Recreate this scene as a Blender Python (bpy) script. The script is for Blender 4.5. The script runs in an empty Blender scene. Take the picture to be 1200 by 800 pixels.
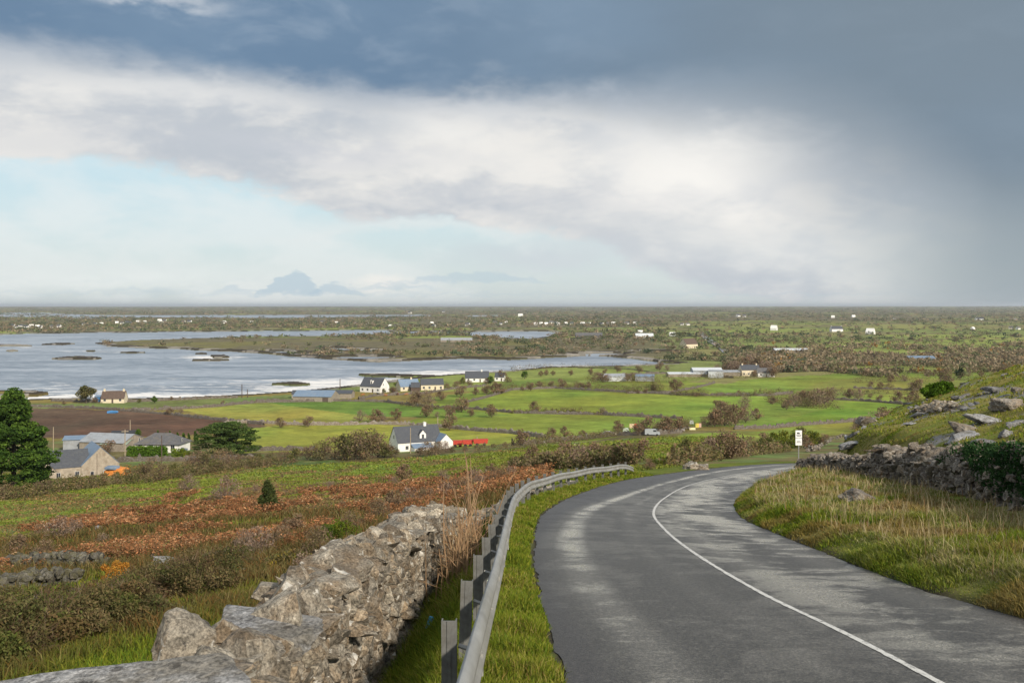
import bpy, bmesh, math, random
import numpy as np
R = math.radians
rs = np.random.RandomState
C = bpy.context.scene.collection
FP = 1166.7          # focal length in photograph pixels (35 mm on 36 mm)
HY = 358.0           # horizon row in the photograph
SEA = -50.0

# ------------------------------------------------------------------ noise
def _hash(ix, iy, seed):
    h = (ix.astype(np.int64) * 374761393 + iy.astype(np.int64) * 668265263 + seed * 2147483) & 0xFFFFFFFF
    h = ((h ^ (h >> 13)) * 1274126177) & 0xFFFFFFFF
    h = (h ^ (h >> 16)) & 0xFFFFFF
    return h / float(0xFFFFFF)
def vnoise(x, y, seed=0):
    ix = np.floor(x); iy = np.floor(y); fx = x - ix; fy = y - iy
    fx = fx * fx * (3 - 2 * fx); fy = fy * fy * (3 - 2 * fy)
    a = _hash(ix, iy, seed); b = _hash(ix + 1, iy, seed); c = _hash(ix, iy + 1, seed); d = _hash(ix + 1, iy + 1, seed)
    return (a * (1 - fx) + b * fx) * (1 - fy) + (c * (1 - fx) + d * fx) * fy
def fbm(x, y, seed=0, octs=4):
    s = 0.0; a = 0.5; t = 0.0
    for k in range(octs):
        s = s + a * vnoise(x * 2 ** k + 17.3 * k, y * 2 ** k - 9.1 * k, seed + k); t += a; a *= 0.55
    return s / t - 0.5          # about -0.5..0.5
def sstep(a, b, x):
    t = np.clip((x - a) / (b - a), 0, 1); return t * t * (3 - 2 * t)

# ------------------------------------------------------------------ objects
def tag(o, label=None, cat=None, group=None, kind=None):
    if label: o['label'] = label
    if cat: o['category'] = cat
    if group: o['group'] = group
    if kind: o['kind'] = kind
    return o
def empty(name, loc=(0, 0, 0), rz=0.0, label=None, cat=None, group=None):
    o = bpy.data.objects.new(name, None); C.objects.link(o)
    o.location = loc; o.rotation_euler = (0, 0, rz); o.empty_display_size = 0.5
    return tag(o, label, cat, group)
def mesh_np(name, V, Fs, mat, col=None, parent=None, smooth=False, uv=None, sharp=None):
    V = np.asarray(V, dtype=np.float32)
    if not isinstance(Fs, (list, tuple)): Fs = [Fs]
    Fs = [np.asarray(f, dtype=np.int32) for f in Fs if len(f)]
    me = bpy.data.meshes.new(name)
    me.vertices.add(len(V)); me.vertices.foreach_set('co', V.ravel())
    idx = np.concatenate([f.ravel() for f in Fs]); tot = np.concatenate([np.full(len(f), f.shape[1], dtype=np.int32) for f in Fs])
    st = np.concatenate([[0], np.cumsum(tot)[:-1]]).astype(np.int32)
    me.loops.add(len(idx)); me.loops.foreach_set('vertex_index', idx)
    me.polygons.add(len(tot)); me.polygons.foreach_set('loop_start', st); me.polygons.foreach_set('loop_total', tot)
    if smooth: me.polygons.foreach_set('use_smooth', np.ones(len(tot), dtype=bool))
    me.update(calc_edges=True)
    if col is not None:
        a = me.attributes.new('Col', 'FLOAT_COLOR', 'POINT')
        cc = np.ones((len(V), 4), dtype=np.float32); cc[:, :3] = col
        a.data.foreach_set('color', cc.ravel())
    if uv is not None:
        l = me.uv_layers.new(name='UVMap'); l.data.foreach_set('uv', np.asarray(uv, dtype=np.float32)[idx].ravel())
    if mat is not None: me.materials.append(mat)
    me.validate()
    if sharp: me.set_sharp_from_angle(angle=R(sharp))
    o = bpy.data.objects.new(name, me); C.objects.link(o); o.parent = parent
    return o
class MB:                                  # small polygon builder for hand-made parts
    def __init__(s): s.v = []; s.f = []
    def poly(s, pts):
        b = len(s.v); s.v += [tuple(p) for p in pts]; s.f.append(list(range(b, b + len(pts))))
    def box(s, x0, x1, y0, y1, z0, z1):
        b = len(s.v)
        s.v += [(x0,y0,z0),(x1,y0,z0),(x1,y1,z0),(x0,y1,z0),(x0,y0,z1),(x1,y0,z1),(x1,y1,z1),(x0,y1,z1)]
        for q in ((0,3,2,1),(4,5,6,7),(0,1,5,4),(1,2,6,5),(2,3,7,6),(3,0,4,7)): s.f.append([b + k for k in q])
    def prism(s, outline, y0, y1):         # outline in xz, extruded in y
        n = len(outline); b = len(s.v)
        s.v += [(x, y0, z) for x, z in outline] + [(x, y1, z) for x, z in outline]
        s.f.append([b + k for k in range(n)]); s.f.append([b + n + k for k in reversed(range(n))])
        for k in range(n):
            m = (k + 1) % n; s.f.append([b + k, b + n + k, b + n + m, b + m])
    def tube(s, p, q, r0, r1, n=6):
        p = np.array(p, float); q = np.array(q, float); d = q - p; d /= np.linalg.norm(d) + 1e-9
        a = np.cross(d, [0, 0, 1.0] if abs(d[2]) < .9 else [1.0, 0, 0]); a /= np.linalg.norm(a); c = np.cross(d, a); b = len(s.v)
        for (o, r) in ((p, r0), (q, r1)):
            for k in range(n):
                t = 2 * math.pi * k / n; s.v.append(tuple(o + r * (math.cos(t) * a + math.sin(t) * c)))
        for k in range(n):
            m = (k + 1) % n; s.f.append([b + k, b + m, b + n + m, b + n + k])
        s.f.append([b + n + k for k in range(n)]); s.f.append([b + k for k in reversed(range(n))])
    def build(s, name, mat, parent=None, smooth=False):
        me = bpy.data.meshes.new(name); me.from_pydata(s.v, [], s.f); me.update()
        bm = bmesh.new(); bm.from_mesh(me); bmesh.ops.recalc_face_normals(bm, faces=bm.faces); bm.to_mesh(me); bm.free()
        if smooth:
            for p in me.polygons: p.use_smooth = True
        me.materials.append(mat)
        o = bpy.data.objects.new(name, me); C.objects.link(o); o.parent = parent
        return o
def copy_tree(o, parent=None, loc=None, rz=None, sc=None, name=None):
    c = o.copy(); C.objects.link(c); c.parent = parent
    if loc is not None: c.location = loc
    if rz is not None: c.rotation_euler = (0, 0, rz)
    if sc is not None: c.scale = sc
    for ch in o.children: copy_tree(ch, c)
    return c

# ------------------------------------------------------------------ materials
def mat_new(name):
    m = bpy.data.materials.new(name); m.use_nodes = True
    nt = m.node_tree; nt.nodes.clear()
    return m, nt, nt.nodes, nt.links
def nd(ns, t, **k):
    n = ns.new(t)
    for a, v in k.items():
        if a.startswith('i_'): n.inputs[a[2:].replace('_', ' ')].default_value = v
        else: setattr(n, a, v)
    return n
def ramp(ns, stops, interp='LINEAR'):
    r = ns.new('ShaderNodeValToRGB'); e = r.color_ramp.elements; r.color_ramp.interpolation = interp
    while len(e) > 1: e.remove(e[-1])
    e[0].position = stops[0][0]; e[0].color = tuple(stops[0][1]) + (1,) if len(stops[0][1]) == 3 else stops[0][1]
    for p, c in stops[1:]:
        x = e.new(p); x.color = tuple(c) + (1,)
    return r
def mixc(ns, ls, fac, a, b, mode='MIX'):
    m = ns.new('ShaderNodeMix'); m.data_type = 'RGBA'; m.blend_type = mode
    for sock, v in ((m.inputs[0], fac), (m.inputs[6], a), (m.inputs[7], b)):
        if isinstance(v, bpy.types.NodeSocket): ls.new(v, sock)
        elif isinstance(v, (int, float)): sock.default_value = v
        else: sock.default_value = tuple(v) + (1,) if len(v) == 3 else v
    return m.outputs[2]
def maprange(ns, ls, v, a, b, c=0.0, d=1.0, smooth=True):
    m = ns.new('ShaderNodeMapRange'); m.interpolation_type = 'SMOOTHSTEP' if smooth else 'LINEAR'
    m.clamp = True if not smooth else m.clamp
    if isinstance(v, bpy.types.NodeSocket): ls.new(v, m.inputs[0])
    else: m.inputs[0].default_value = v
    for i, x in zip((1, 2, 3, 4), (a, b, c, d)):
        if isinstance(x, bpy.types.NodeSocket): ls.new(x, m.inputs[i])
        else: m.inputs[i].default_value = x
    return m.outputs[0]
def math2(ns, ls, op, a, b=None, c=None):
    m = ns.new('ShaderNodeMath'); m.operation = op
    for i, v in enumerate((a, b, c)):
        if v is None: continue
        if isinstance(v, bpy.types.NodeSocket): ls.new(v, m.inputs[i])
        else: m.inputs[i].default_value = v
    return m.outputs[0]
def noise(ns, ls, vec, scale, detail=4, rough=.55, dist=0.0):
    n = nd(ns, 'ShaderNodeTexNoise', i_Scale=scale, i_Detail=detail, i_Roughness=rough, i_Distortion=dist)
    if vec is not None: ls.new(vec, n.inputs['Vector'])
    return n.outputs[0]
def simple_mat(name, color, rough=.8, var=.15, scale=3.0, metal=0.0, bump=.0, spec=.3, dirt=None, dirt_amt=.5, coord='Object', stretch=None):
    m, nt, ns, ls = mat_new(name)
    out = ns.new('ShaderNodeOutputMaterial'); p = ns.new('ShaderNodeBsdfPrincipled'); ls.new(p.outputs[0], out.inputs[0])
    tc = ns.new('ShaderNodeTexCoord'); vec = tc.outputs[coord]
    if stretch:
        mp = ns.new('ShaderNodeMapping'); mp.inputs['Scale'].default_value = stretch; ls.new(vec, mp.inputs[0]); vec = mp.outputs[0]
    n = noise(ns, ls, vec, scale, 5, .6)
    a = tuple(c * (1 - var) for c in color); b = tuple(min(1, c * (1 + var)) for c in color)
    rp = ramp(ns, [(.3, a), (.7, b)]); ls.new(n, rp.inputs[0]); cs = rp.outputs[0]
    if dirt:
        n2 = noise(ns, ls, vec, scale * .35, 6, .7); f = maprange(ns, ls, n2, .48, .68, 0, dirt_amt)
        cs = mixc(ns, ls, f, cs, dirt)
    ls.new(cs, p.inputs['Base Color']); p.inputs['Roughness'].default_value = rough; p.inputs['Metallic'].default_value = metal
    p.inputs['Specular IOR Level'].default_value = spec
    if bump:
        b_ = nd(ns, 'ShaderNodeBump', i_Strength=.6, i_Distance=bump); ls.new(n, b_.inputs['Height']); ls.new(b_.outputs[0], p.inputs['Normal'])
    return m
def leaf_mat(name, transl=.25, tint=(1, 1, 1)):
    m, nt, ns, ls = mat_new(name)
    out = ns.new('ShaderNodeOutputMaterial'); at = nd(ns, 'ShaderNodeAttribute', attribute_name='Col')
    d = ns.new('ShaderNodeBsdfDiffuse'); t = ns.new('ShaderNodeBsdfTranslucent'); mx = ns.new('ShaderNodeMixShader')
    ls.new(at.outputs[0], d.inputs[0]); ls.new(at.outputs[0], t.inputs[0]); mx.inputs[0].default_value = transl
    ls.new(d.outputs[0], mx.inputs[1]); ls.new(t.outputs[0], mx.inputs[2]); ls.new(mx.outputs[0], out.inputs[0])
    return m
M = {}
M['leaf'] = leaf_mat('leaf'); M['grass'] = leaf_mat('grass_blade', .3); M['twig'] = leaf_mat('twig', .0)
M['bark'] = simple_mat('bark', (.10, .08, .06), .9, .3, 4)
def rock_mat(name, base=(.235, .215, .18), brown=(.20, .145, .09), white=(.66, .64, .58), lichen_scale=4.2, wamt=.8, scale=1.0, wpos=.60):
    m, nt, ns, ls = mat_new(name)
    out = ns.new('ShaderNodeOutputMaterial'); p = ns.new('ShaderNodeBsdfPrincipled'); ls.new(p.outputs[0], out.inputs[0])
    tc = ns.new('ShaderNodeTexCoord'); ge = ns.new('ShaderNodeNewGeometry'); rnd = ge.outputs['Random Per Island']; va = ns.new('ShaderNodeVectorMath'); va.operation = 'ADD'; ls.new(tc.outputs['Object'], va.inputs[0]); cx_ = ns.new('ShaderNodeCombineXYZ'); rr_ = math2(ns, ls, 'MULTIPLY', rnd, 37.0); ls.new(rr_, cx_.inputs[0]); ls.new(math2(ns, ls, 'MULTIPLY', rnd, 61.0), cx_.inputs[2]); ls.new(cx_.outputs[0], va.inputs[1]); vec = va.outputs[0]
    n1 = noise(ns, ls, vec, 1.7 * scale, 8, .65); n2 = noise(ns, ls, vec, 9 * scale, 8, .72, .4); n3 = noise(ns, ls, vec, lichen_scale * scale, 9, .62, .6); n4 = noise(ns, ls, vec, 45 * scale, 5, .7)
    r1 = ramp(ns, [(.30, tuple(c * .28 for c in base)), (.48, base), (.70, tuple(c * 1.7 for c in base))]); ls.new(n2, r1.inputs[0])
    c = mixc(ns, ls, maprange(ns, ls, n1, .44, .62, 0, .75), r1.outputs[0], brown)
    r4 = ramp(ns, [(.34, (.35, .35, .35)), (.64, (1.5, 1.5, 1.5))]); ls.new(n4, r4.inputs[0])
    c = mixc(ns, ls, 1.0, c, r4.outputs[0], 'MULTIPLY')
    rv = ramp(ns, [(0, (.55, .52, .48)), (.35, (.85, .83, .80)), (.7, (1.1, 1.08, 1.04)), (1, (1.4, 1.36, 1.28))]); ls.new(math2(ns, ls, 'FRACT', math2(ns, ls, 'MULTIPLY', rnd, 7.31)), rv.inputs[0]); c = mixc(ns, ls, 1.0, c, rv.outputs[0], 'MULTIPLY')
    c = mixc(ns, ls, maprange(ns, ls, n3, wpos, wpos + .05, 0, wamt), c, white)
    n5 = noise(ns, ls, vec, 5.3 * scale, 7, .7)
    c = mixc(ns, ls, maprange(ns, ls, n5, .60, .64, 0, .75), c, (.05, .045, .04))
    ls.new(c, p.inputs['Base Color']); p.inputs['Roughness'].default_value = .85; p.inputs['Specular IOR Level'].default_value = .3
    v = nd(ns, 'ShaderNodeTexVoronoi', feature='F1', i_Scale=18.0 * scale); ls.new(vec, v.inputs['Vector'])
    h = math2(ns, ls, 'ADD', math2(ns, ls, 'MULTIPLY', n2, 1.2), math2(ns, ls, 'ADD', math2(ns, ls, 'MULTIPLY', n4, .5), math2(ns, ls, 'MULTIPLY', v.outputs[0], .5)))
    b = nd(ns, 'ShaderNodeBump', i_Strength=.9, i_Distance=.035 / scale); ls.new(h, b.inputs['Height']); ls.new(b.outputs[0], p.inputs['Normal'])
    return m
M['rock'] = rock_mat('limestone')
M['rock_dark'] = rock_mat('dark_limestone', (.19, .175, .155), (.17, .13, .09), (.40, .38, .34), wamt=.5, scale=1.0, wpos=.6)
M['rock_moss'] = rock_mat('mossy_limestone', (.10, .095, .08), (.09, .085, .035), (.28, .27, .25), wamt=.4, wpos=.63)
M['rock_grey'] = rock_mat('grey_limestone', (.20, .205, .215), (.12, .11, .09), (.42, .42, .42), wamt=.4, scale=.8, wpos=.6)
M['rock_far'] = rock_mat('field_wall_stone', (.16, .145, .125), (.12, .09, .065), (.38, .36, .33), scale=.5, wamt=.5)

# ------------------------------------------------------------------ the road and the lie of the land
def P(y): return -1.9 - .134 * y
ROADST = [((.9,-14),(3.7,-14),(6.1,-14)), ((.65,-4),(3.45,-4),(5.8,-4)), ((.46,7.77),(3.34,7.77),(5.6,7.8)), ((.38,12),(3.08,12.4),(5.15,12.6)),
    ((.42,17.5),(3.05,17),(5.2,16.6)), ((.63,22.9),(3.25,21.5),(5.3,20.5)), ((1.23,28.4),(3.7,26),(5.55,24.3)), ((2.72,36.2),(4.9,32),(6.75,30.3)),
    ((5.38,46.5),(7.3,41),(9.1,38)), ((9.15,56.0),(11.3,52),(13.2,49)), ((13.1,64.8),(16,62.3),(18.2,59)), ((19.5,75.8),(21.5,72.3),(24,69.5)),
    ((28,82),(30,78.5),(31.5,75.5)), ((45,85.5),(45,82),(45,79)), ((80,88),(80,84),(80,81)), ((130,90),(130,86),(130,83))]
def catmull(pts, n=12):
    pts = np.array(pts, float); out = []
    P0 = np.vstack([2 * pts[0] - pts[1], pts, 2 * pts[-1] - pts[-2]])
    for i in range(1, len(P0) - 2):
        a, b, c, d = P0[i - 1], P0[i], P0[i + 1], P0[i + 2]
        for k in range(n):
            t = k / n
            out.append(.5 * ((2 * b) + (c - a) * t + (2 * a - 5 * b + 4 * c - d) * t * t + (-a + 3 * b - 3 * c + d) * t ** 3))
    out.append(pts[-1]); return np.array(out)
EL = catmull([s[0] for s in ROADST]); EC = catmull([s[1] for s in ROADST]); ER = catmull([s[2] for s in ROADST])
def sdist(x, y, poly):       # distance to polyline, positive on its left (looking along it)
    best = np.full(x.shape, 1e9); sign = np.ones(x.shape)
    for i in range(len(poly) - 1):
        a = poly[i]; d = poly[i + 1] - a; L2 = d @ d
        t = np.clip(((x - a[0]) * d[0] + (y - a[1]) * d[1]) / L2, 0, 1)
        qx = x - a[0] - t * d[0]; qy = y - a[1] - t * d[1]; dd = qx * qx + qy * qy
        m = dd < best; best = np.where(m, dd, best); sign = np.where(m, np.where(d[0] * qy - d[1] * qx > 0, 1., -1.), sign)
    return np.sqrt(best) * sign
ELs, ERs = EL[::4], ER[::4]
TY = np.array([-15, 2, 5, 10, 20, 30, 40, 60, 80, 100, 150, 200, 250, 300, 350, 400, 500, 600, 1e6])
TU = np.array([-.5, -.1, 0, .15, .5])
TZ = np.array([
 [-3.0,-3.5,-3.8,-4.6,-6.6,-9.0,-11.,-14.7,-18.4,-21.8,-29.5,-36.5,-42.,-44.,-45.5,-46.7,-48.,-48.6,-48.6],
 [-3.0,-3.4,-3.6,-4.2,-5.9,-7.5,-9.0,-12.5,-15.5,-18.5,-26.,-33.,-38.5,-42.5,-45.,-46.5,-48.,-48.6,-48.6],
 [-2.0,-2.5,-2.9,-3.6,-5.0,-6.4,-7.9,-10.8,-13.8,-16.8,-24.5,-31.,-36.5,-41.,-44.,-45.6,-47.6,-48.6,-48.6],
 [-1.6,-2.2,-2.7,-3.4,-4.8,-6.1,-7.4,-10.1,-12.7,-15.5,-22.5,-29.,-35.,-39.5,-43.,-45.,-47.3,-48.4,-48.6],
 [-1.6,-2.2,-2.7,-3.4,-4.8,-6.1,-7.4,-10.1,-12.7,-15.5,-22.5,-29.,-35.,-39.5,-43.,-45.,-47.3,-48.4,-48.6]])
XWY = np.array([-20, 10, 21, 35, 60, 75, 90]); XWX = np.array([8.5, 8.9, 10.6, 13.8, 17.2, 20.5, 26.])
def rnd_poly(pts): return np.array(pts, float)
WATER = [rnd_poly([(-900,392),(0,392.5),(35,390.5),(150,389.3),(265,388.3),(455,386.8),(458,392),(400,393.5),(300,395.5),(240,397),(160,399),(115,402.5),(130,406),(215,409),(230,411),(300,413.5),(380,421),(440,424.5),(480,422.5),(540,420),(600,421),(690,417),(740,420),(800,426.5),(720,430),(640,431.5),(600,436),(530,440.5),(470,446),(420,453),(340,461),(300,464.5),(240,467),(150,469.5),(40,471.5),(-900,475)]),
 rnd_poly([(538,391),(560,388.6),(640,388.2),(658,391),(642,396),(620,397.8),(590,396.3),(548,393.5)]),
 rnd_poly([(460,389),(520,388.2),(532,390.6),(470,391.2)]),
 rnd_poly([(60,369.6),(505,368.7),(507,370.4),(330,372.4),(75,371.2)]), rnd_poly([(-900,370),(20,370),(30,371.5),(-900,371.6)]),
 rnd_poly([(545,369.6),(585,369.4),(585,370.8),(550,370.9)]),
 rnd_poly([(668,415.5),(700,413.6),(732,413.9),(735,416),(700,417.6)]), rnd_poly([(378,408),(400,407.8),(442,410.5),(436,412),(388,410)]),
 rnd_poly([(372,420),(400,417.6),(450,417.8),(462,419.8),(420,421.6)]), rnd_poly([(295,411),(330,411.5),(360,414),(395,414.5),(380,416),(330,414.4)]),
 rnd_poly([(740,412),(790,411.6),(800,412.8),(750,413.2)])]
ISLES = [rnd_poly([(58,421.2),(80,418.8),(98,418.2),(120,420.2),(112,421.6),(88,422.2)]), rnd_poly([(50,404),(70,402.4),(92,403),(75,404.8)]),
 rnd_poly([(-200,405),(10,404.3),(40,405.2),(0,406.6),(-200,407)]), rnd_poly([(3,411.8),(12,410.6),(18,411.8),(10,412.8)]),
 rnd_poly([(-900,459),(0,460),(40,460),(57,462),(44,464.2),(0,467),(-900,468)]), rnd_poly([(215,422.3),(240,421.4),(270,422.4),(240,423.3)]),
 rnd_poly([(244,417.4),(262,416.6),(268,418.6),(250,419.8)]), rnd_poly([(418,439.3),(460,440),(520,441.6),(562,441.2),(600,440),(560,443.4),(520,444),(470,443.4),(430,441.6)]),
 rnd_poly([(318,450.6),(345,448.6),(366,450.4),(345,452)]), rnd_poly([(145,413.4),(160,412.4),(172,413.4),(158,414.3)]), rnd_poly([(96,411.4),(112,410.8),(110,412)]),
 rnd_poly([(225,415.3),(236,414.5),(242,415.4)])]
def inpoly(px, py, poly):
    r = np.zeros(px.shape, bool); n = len(poly)
    for i in range(n):
        x1, y1 = poly[i]; x2, y2 = poly[(i + 1) % n]
        if y1 == y2: continue
        c = ((y1 > py) != (y2 > py)) & (px < (x2 - x1) * (py - y1) / (y2 - y1) + x1); r ^= c
    return r
def is_water(x, y):
    ys = np.maximum(y, 1.0); px = 600 + FP * x / ys; py = HY + FP * 50 / ys
    px = px + 14 * fbm(x / 60, y / 110, 5); py = py + (py - HY) * .022 * fbm(x / 45, y / 120, 6) * 2
    w = np.zeros(x.shape, bool)
    if not (y > 480).any(): return w
    for q in WATER: w |= inpoly(px, py, q)
    for q in ISLES: w &= ~inpoly(px, py, q)
    return w & (y > 480)
def H(x, y, fine=True):
    x = np.asarray(x, float); y = np.asarray(y, float)
    u = np.clip(x / np.maximum(y, 12.0), -.5, .5)
    zs = np.array([np.interp(y, TY, r) for r in TZ])
    j = np.clip(np.searchsorted(TU, u, side='right') - 1, 0, len(TU) - 2); f = (u - TU[j]) / (TU[j + 1] - TU[j])
    j1 = j + 1
    flat = np.arange(u.size).reshape(u.shape)
    z2 = zs.reshape(len(TU), -1); fl = flat.ravel()
    base = (z2[j.ravel(), fl] * (1 - f.ravel()) + z2[j1.ravel(), fl] * f.ravel()).reshape(u.shape)
    # lumps in the slope and the plain
    amp = np.interp(y, [0, 12, 40, 120, 350, 600, 3000, 9000], [0, .1, .5, 1.3, .7, .35, 1.5, 8])
    base = base + amp * 1.6 * fbm(x / np.interp(y, [0, 300, 2000, 9000], [9, 28, 260, 1400]), y / np.interp(y, [0, 300, 2000, 9000], [9, 28, 260, 1400]), 11, 3)
    far = sstep(5000, 16000, y); base = base + far * 22 * (.4 + vnoise(x / 2600, y / 4200, 31)) * (1 + .3 * (x / np.maximum(y, 1)))
    near = (y < 120)
    if near.any():
        xn = x[near]; yn = y[near]; dl = sdist(xn, yn, ELs); dr = -sdist(xn, yn, ERs)   # >0 outside on each side
        pl = P(yn); z = base[near].copy()
        w = np.interp(yn, [0, 12, 25, 40, 50], [2.6, 2.4, 2.6, 2.3, 1.6])
        # left: verge, then the wall, then the field
        k = sstep(w, w + np.interp(yn, [0, 30, 60], [.9, 2.5, 6.]), dl)
        vz = pl + .05 * sstep(0, .25, dl) - .68 * sstep(.75, 1.75, dl) * sstep(50, 40, yn)
        zl = vz * (1 - k) + np.minimum(z, vz + 1.0 * (yn > 50)) * k
        # right: bank, hill
        xw = np.interp(yn, XWY, XWX)
        bank = .08 * sstep(0, .2, dr) + .22 * sstep(.15, .8, dr) + .12 * sstep(.8, 3, dr)
        hill = (np.interp(yn, [20, 35, 50], [.45, .75, 1.15]) * sstep(.1, 2.3, xn - xw) + .33 * np.maximum(0, np.sqrt((xn - xw) ** 2 + 1) * .5 + (xn - xw) * .5 - .2)) * sstep(0, 2.8, dr) * (1 - .35 * sstep(18, 50, xn - xw))
        hill = hill * (1 + .3 * fbm(xn / 6, yn / 6, 21, 4))
        zr = pl + bank + hill + .12 * fbm(xn / .9, yn / .9, 23, 3) * sstep(.2, 1, dr) + .3 * fbm(xn / 5, yn / 5, 24, 3) * sstep(1.5, 5, dr)
        kf = sstep(76, 100, yn)
        zr = zr * (1 - kf) + np.minimum(z, zr) * kf
        on = (dl <= 0) & (dr <= 0)
        zz = np.where(dl > 0, zl, np.where(dr > 0, zr, pl))
        zz = zz - .012 - .06 * (1 - sstep(-.5, -.3, np.maximum(dl, dr)))
        base[near] = zz
    wtr = is_water(x, y)
    return np.where(wtr, SEA - .8, base)
def h1(x, y): return float(H(np.array([float(x)]), np.array([float(y)]))[0])
_YS = np.exp(np.linspace(math.log(3.0), math.log(30000), 420))
def at(px, py, ymin=3.0, ymax=3e4):
    """world point on the ground seen at a photograph pixel"""
    u = (px - 600) / FP; dep = (py - HY) / FP
    ys = _YS[(_YS >= ymin) & (_YS <= ymax)]
    for _ in range(2):
        g = H(u * ys, ys); s = g + dep * ys; k = int(np.argmax(s > 0)) if (s > 0).any() else len(ys) - 1
        if k == 0: break
        ys = np.linspace(ys[k - 1], ys[k], 24)
    y = float(ys[k]) if k == 0 else float(ys[-1] if len(ys) != 24 else ys[0])
    if k > 0:
        g = H(u * ys, ys); s = g + dep * ys; k = int(np.argmax(s > 0)) if (s > 0).any() else len(ys) - 1; y = float(ys[k])
    return np.array([u * y, y, h1(u * y, y)])

# ------------------------------------------------------------------ land cover
G1 = (.172,.215,.036); G2 = (.235,.250,.040); G3 = (.120,.190,.032); GO = (0.194,0.157,0.045); SO = (.105,.066,.043); BR = (.15,.085,.04); RO = (.14,.12,.05)
FIELDS = [
 ([(560,470),(600,458),(640,452),(700,447),(790,446),(850,449),(900,442),(960,440),(1000,436),(1200,436),(1250,450),(1250,500),(1050,500),(880,500),(700,500),(560,490)], G1),
 ([(905,470),(960,448),(1010,441),(1080,443),(1200,441),(1230,452),(1130,458),(1060,462),(1000,462),(960,466)], (0.171,0.187,0.040)),
 ([(600,484),(640,484),(700,485),(800,490),(850,488),(800,500),(700,515),(620,525),(600,508),(470,496),(520,482)], (.172,.222,.035)),
 ([(480,478),(560,462),(640,457),(700,461),(830,464),(905,466),(890,480),(800,490),(700,484),(600,482),(540,482)], (.180,.228,.034)),
 ([(610,452),(700,449),(800,449),(830,455),(800,461),(700,459),(620,457)], (0.148,0.183,0.035)),
 ([(600,446),(690,441),(700,444),(650,450),(600,455),(560,458)], (0.137,0.174,0.035)),
 ([(500,466),(600,452),(720,455),(760,460),(700,460),(600,459),(520,474)], (0.160,0.191,0.033)),
 ([(-200,478),(60,478),(150,481),(230,487),(312,499),(300,504),(200,511),(-200,516)], SO),
 ([(-900,471),(60,473),(250,467),(340,462),(400,466),(300,472),(200,479),(90,478),(-900,478)], (.145,.175,.055)),
 ([(205,479),(300,470),(420,485),(445,495),(330,497),(250,488)], (.235,.240,.048)),
 ([(300,470),(400,467),(480,474),(602,487),(520,490),(420,486)], G3),
 ([(250,535),(285,503),(320,499),(440,497),(520,501),(600,508),(640,514),(600,520),(450,530),(300,530)], G2),
 ([(880,500),(960,482),(1000,470),(1070,472),(1064,487),(1000,492),(910,500)], (0.148,0.217,0.028)),
 ([(730,524),(860,508),(1000,494),(1070,489),(1070,500),(950,512),(880,512),(760,532)], (.190,.210,.038)),
 ([(-200,600),(0,588),(60,577),(140,566),(230,556),(300,549),(450,538),(560,531),(620,524),(850,506),(960,506),(900,524),(700,545),(560,545),(500,560),(300,567),(200,582),(100,605),(0,620),(-200,640)], (.185,.235,.036)),
 ([(-300,665),(60,618),(100,602),(200,582),(300,568),(500,563),(640,548),(640,570),(560,590),(500,615),(430,640),(330,648),(240,648),(200,655),(60,668),(-300,720)], BR),
 ([(-300,700),(60,740),(200,742),(300,690),(440,600),(520,600),(500,820),(-300,820)], (0.137,0.139,0.020)),
]
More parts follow.
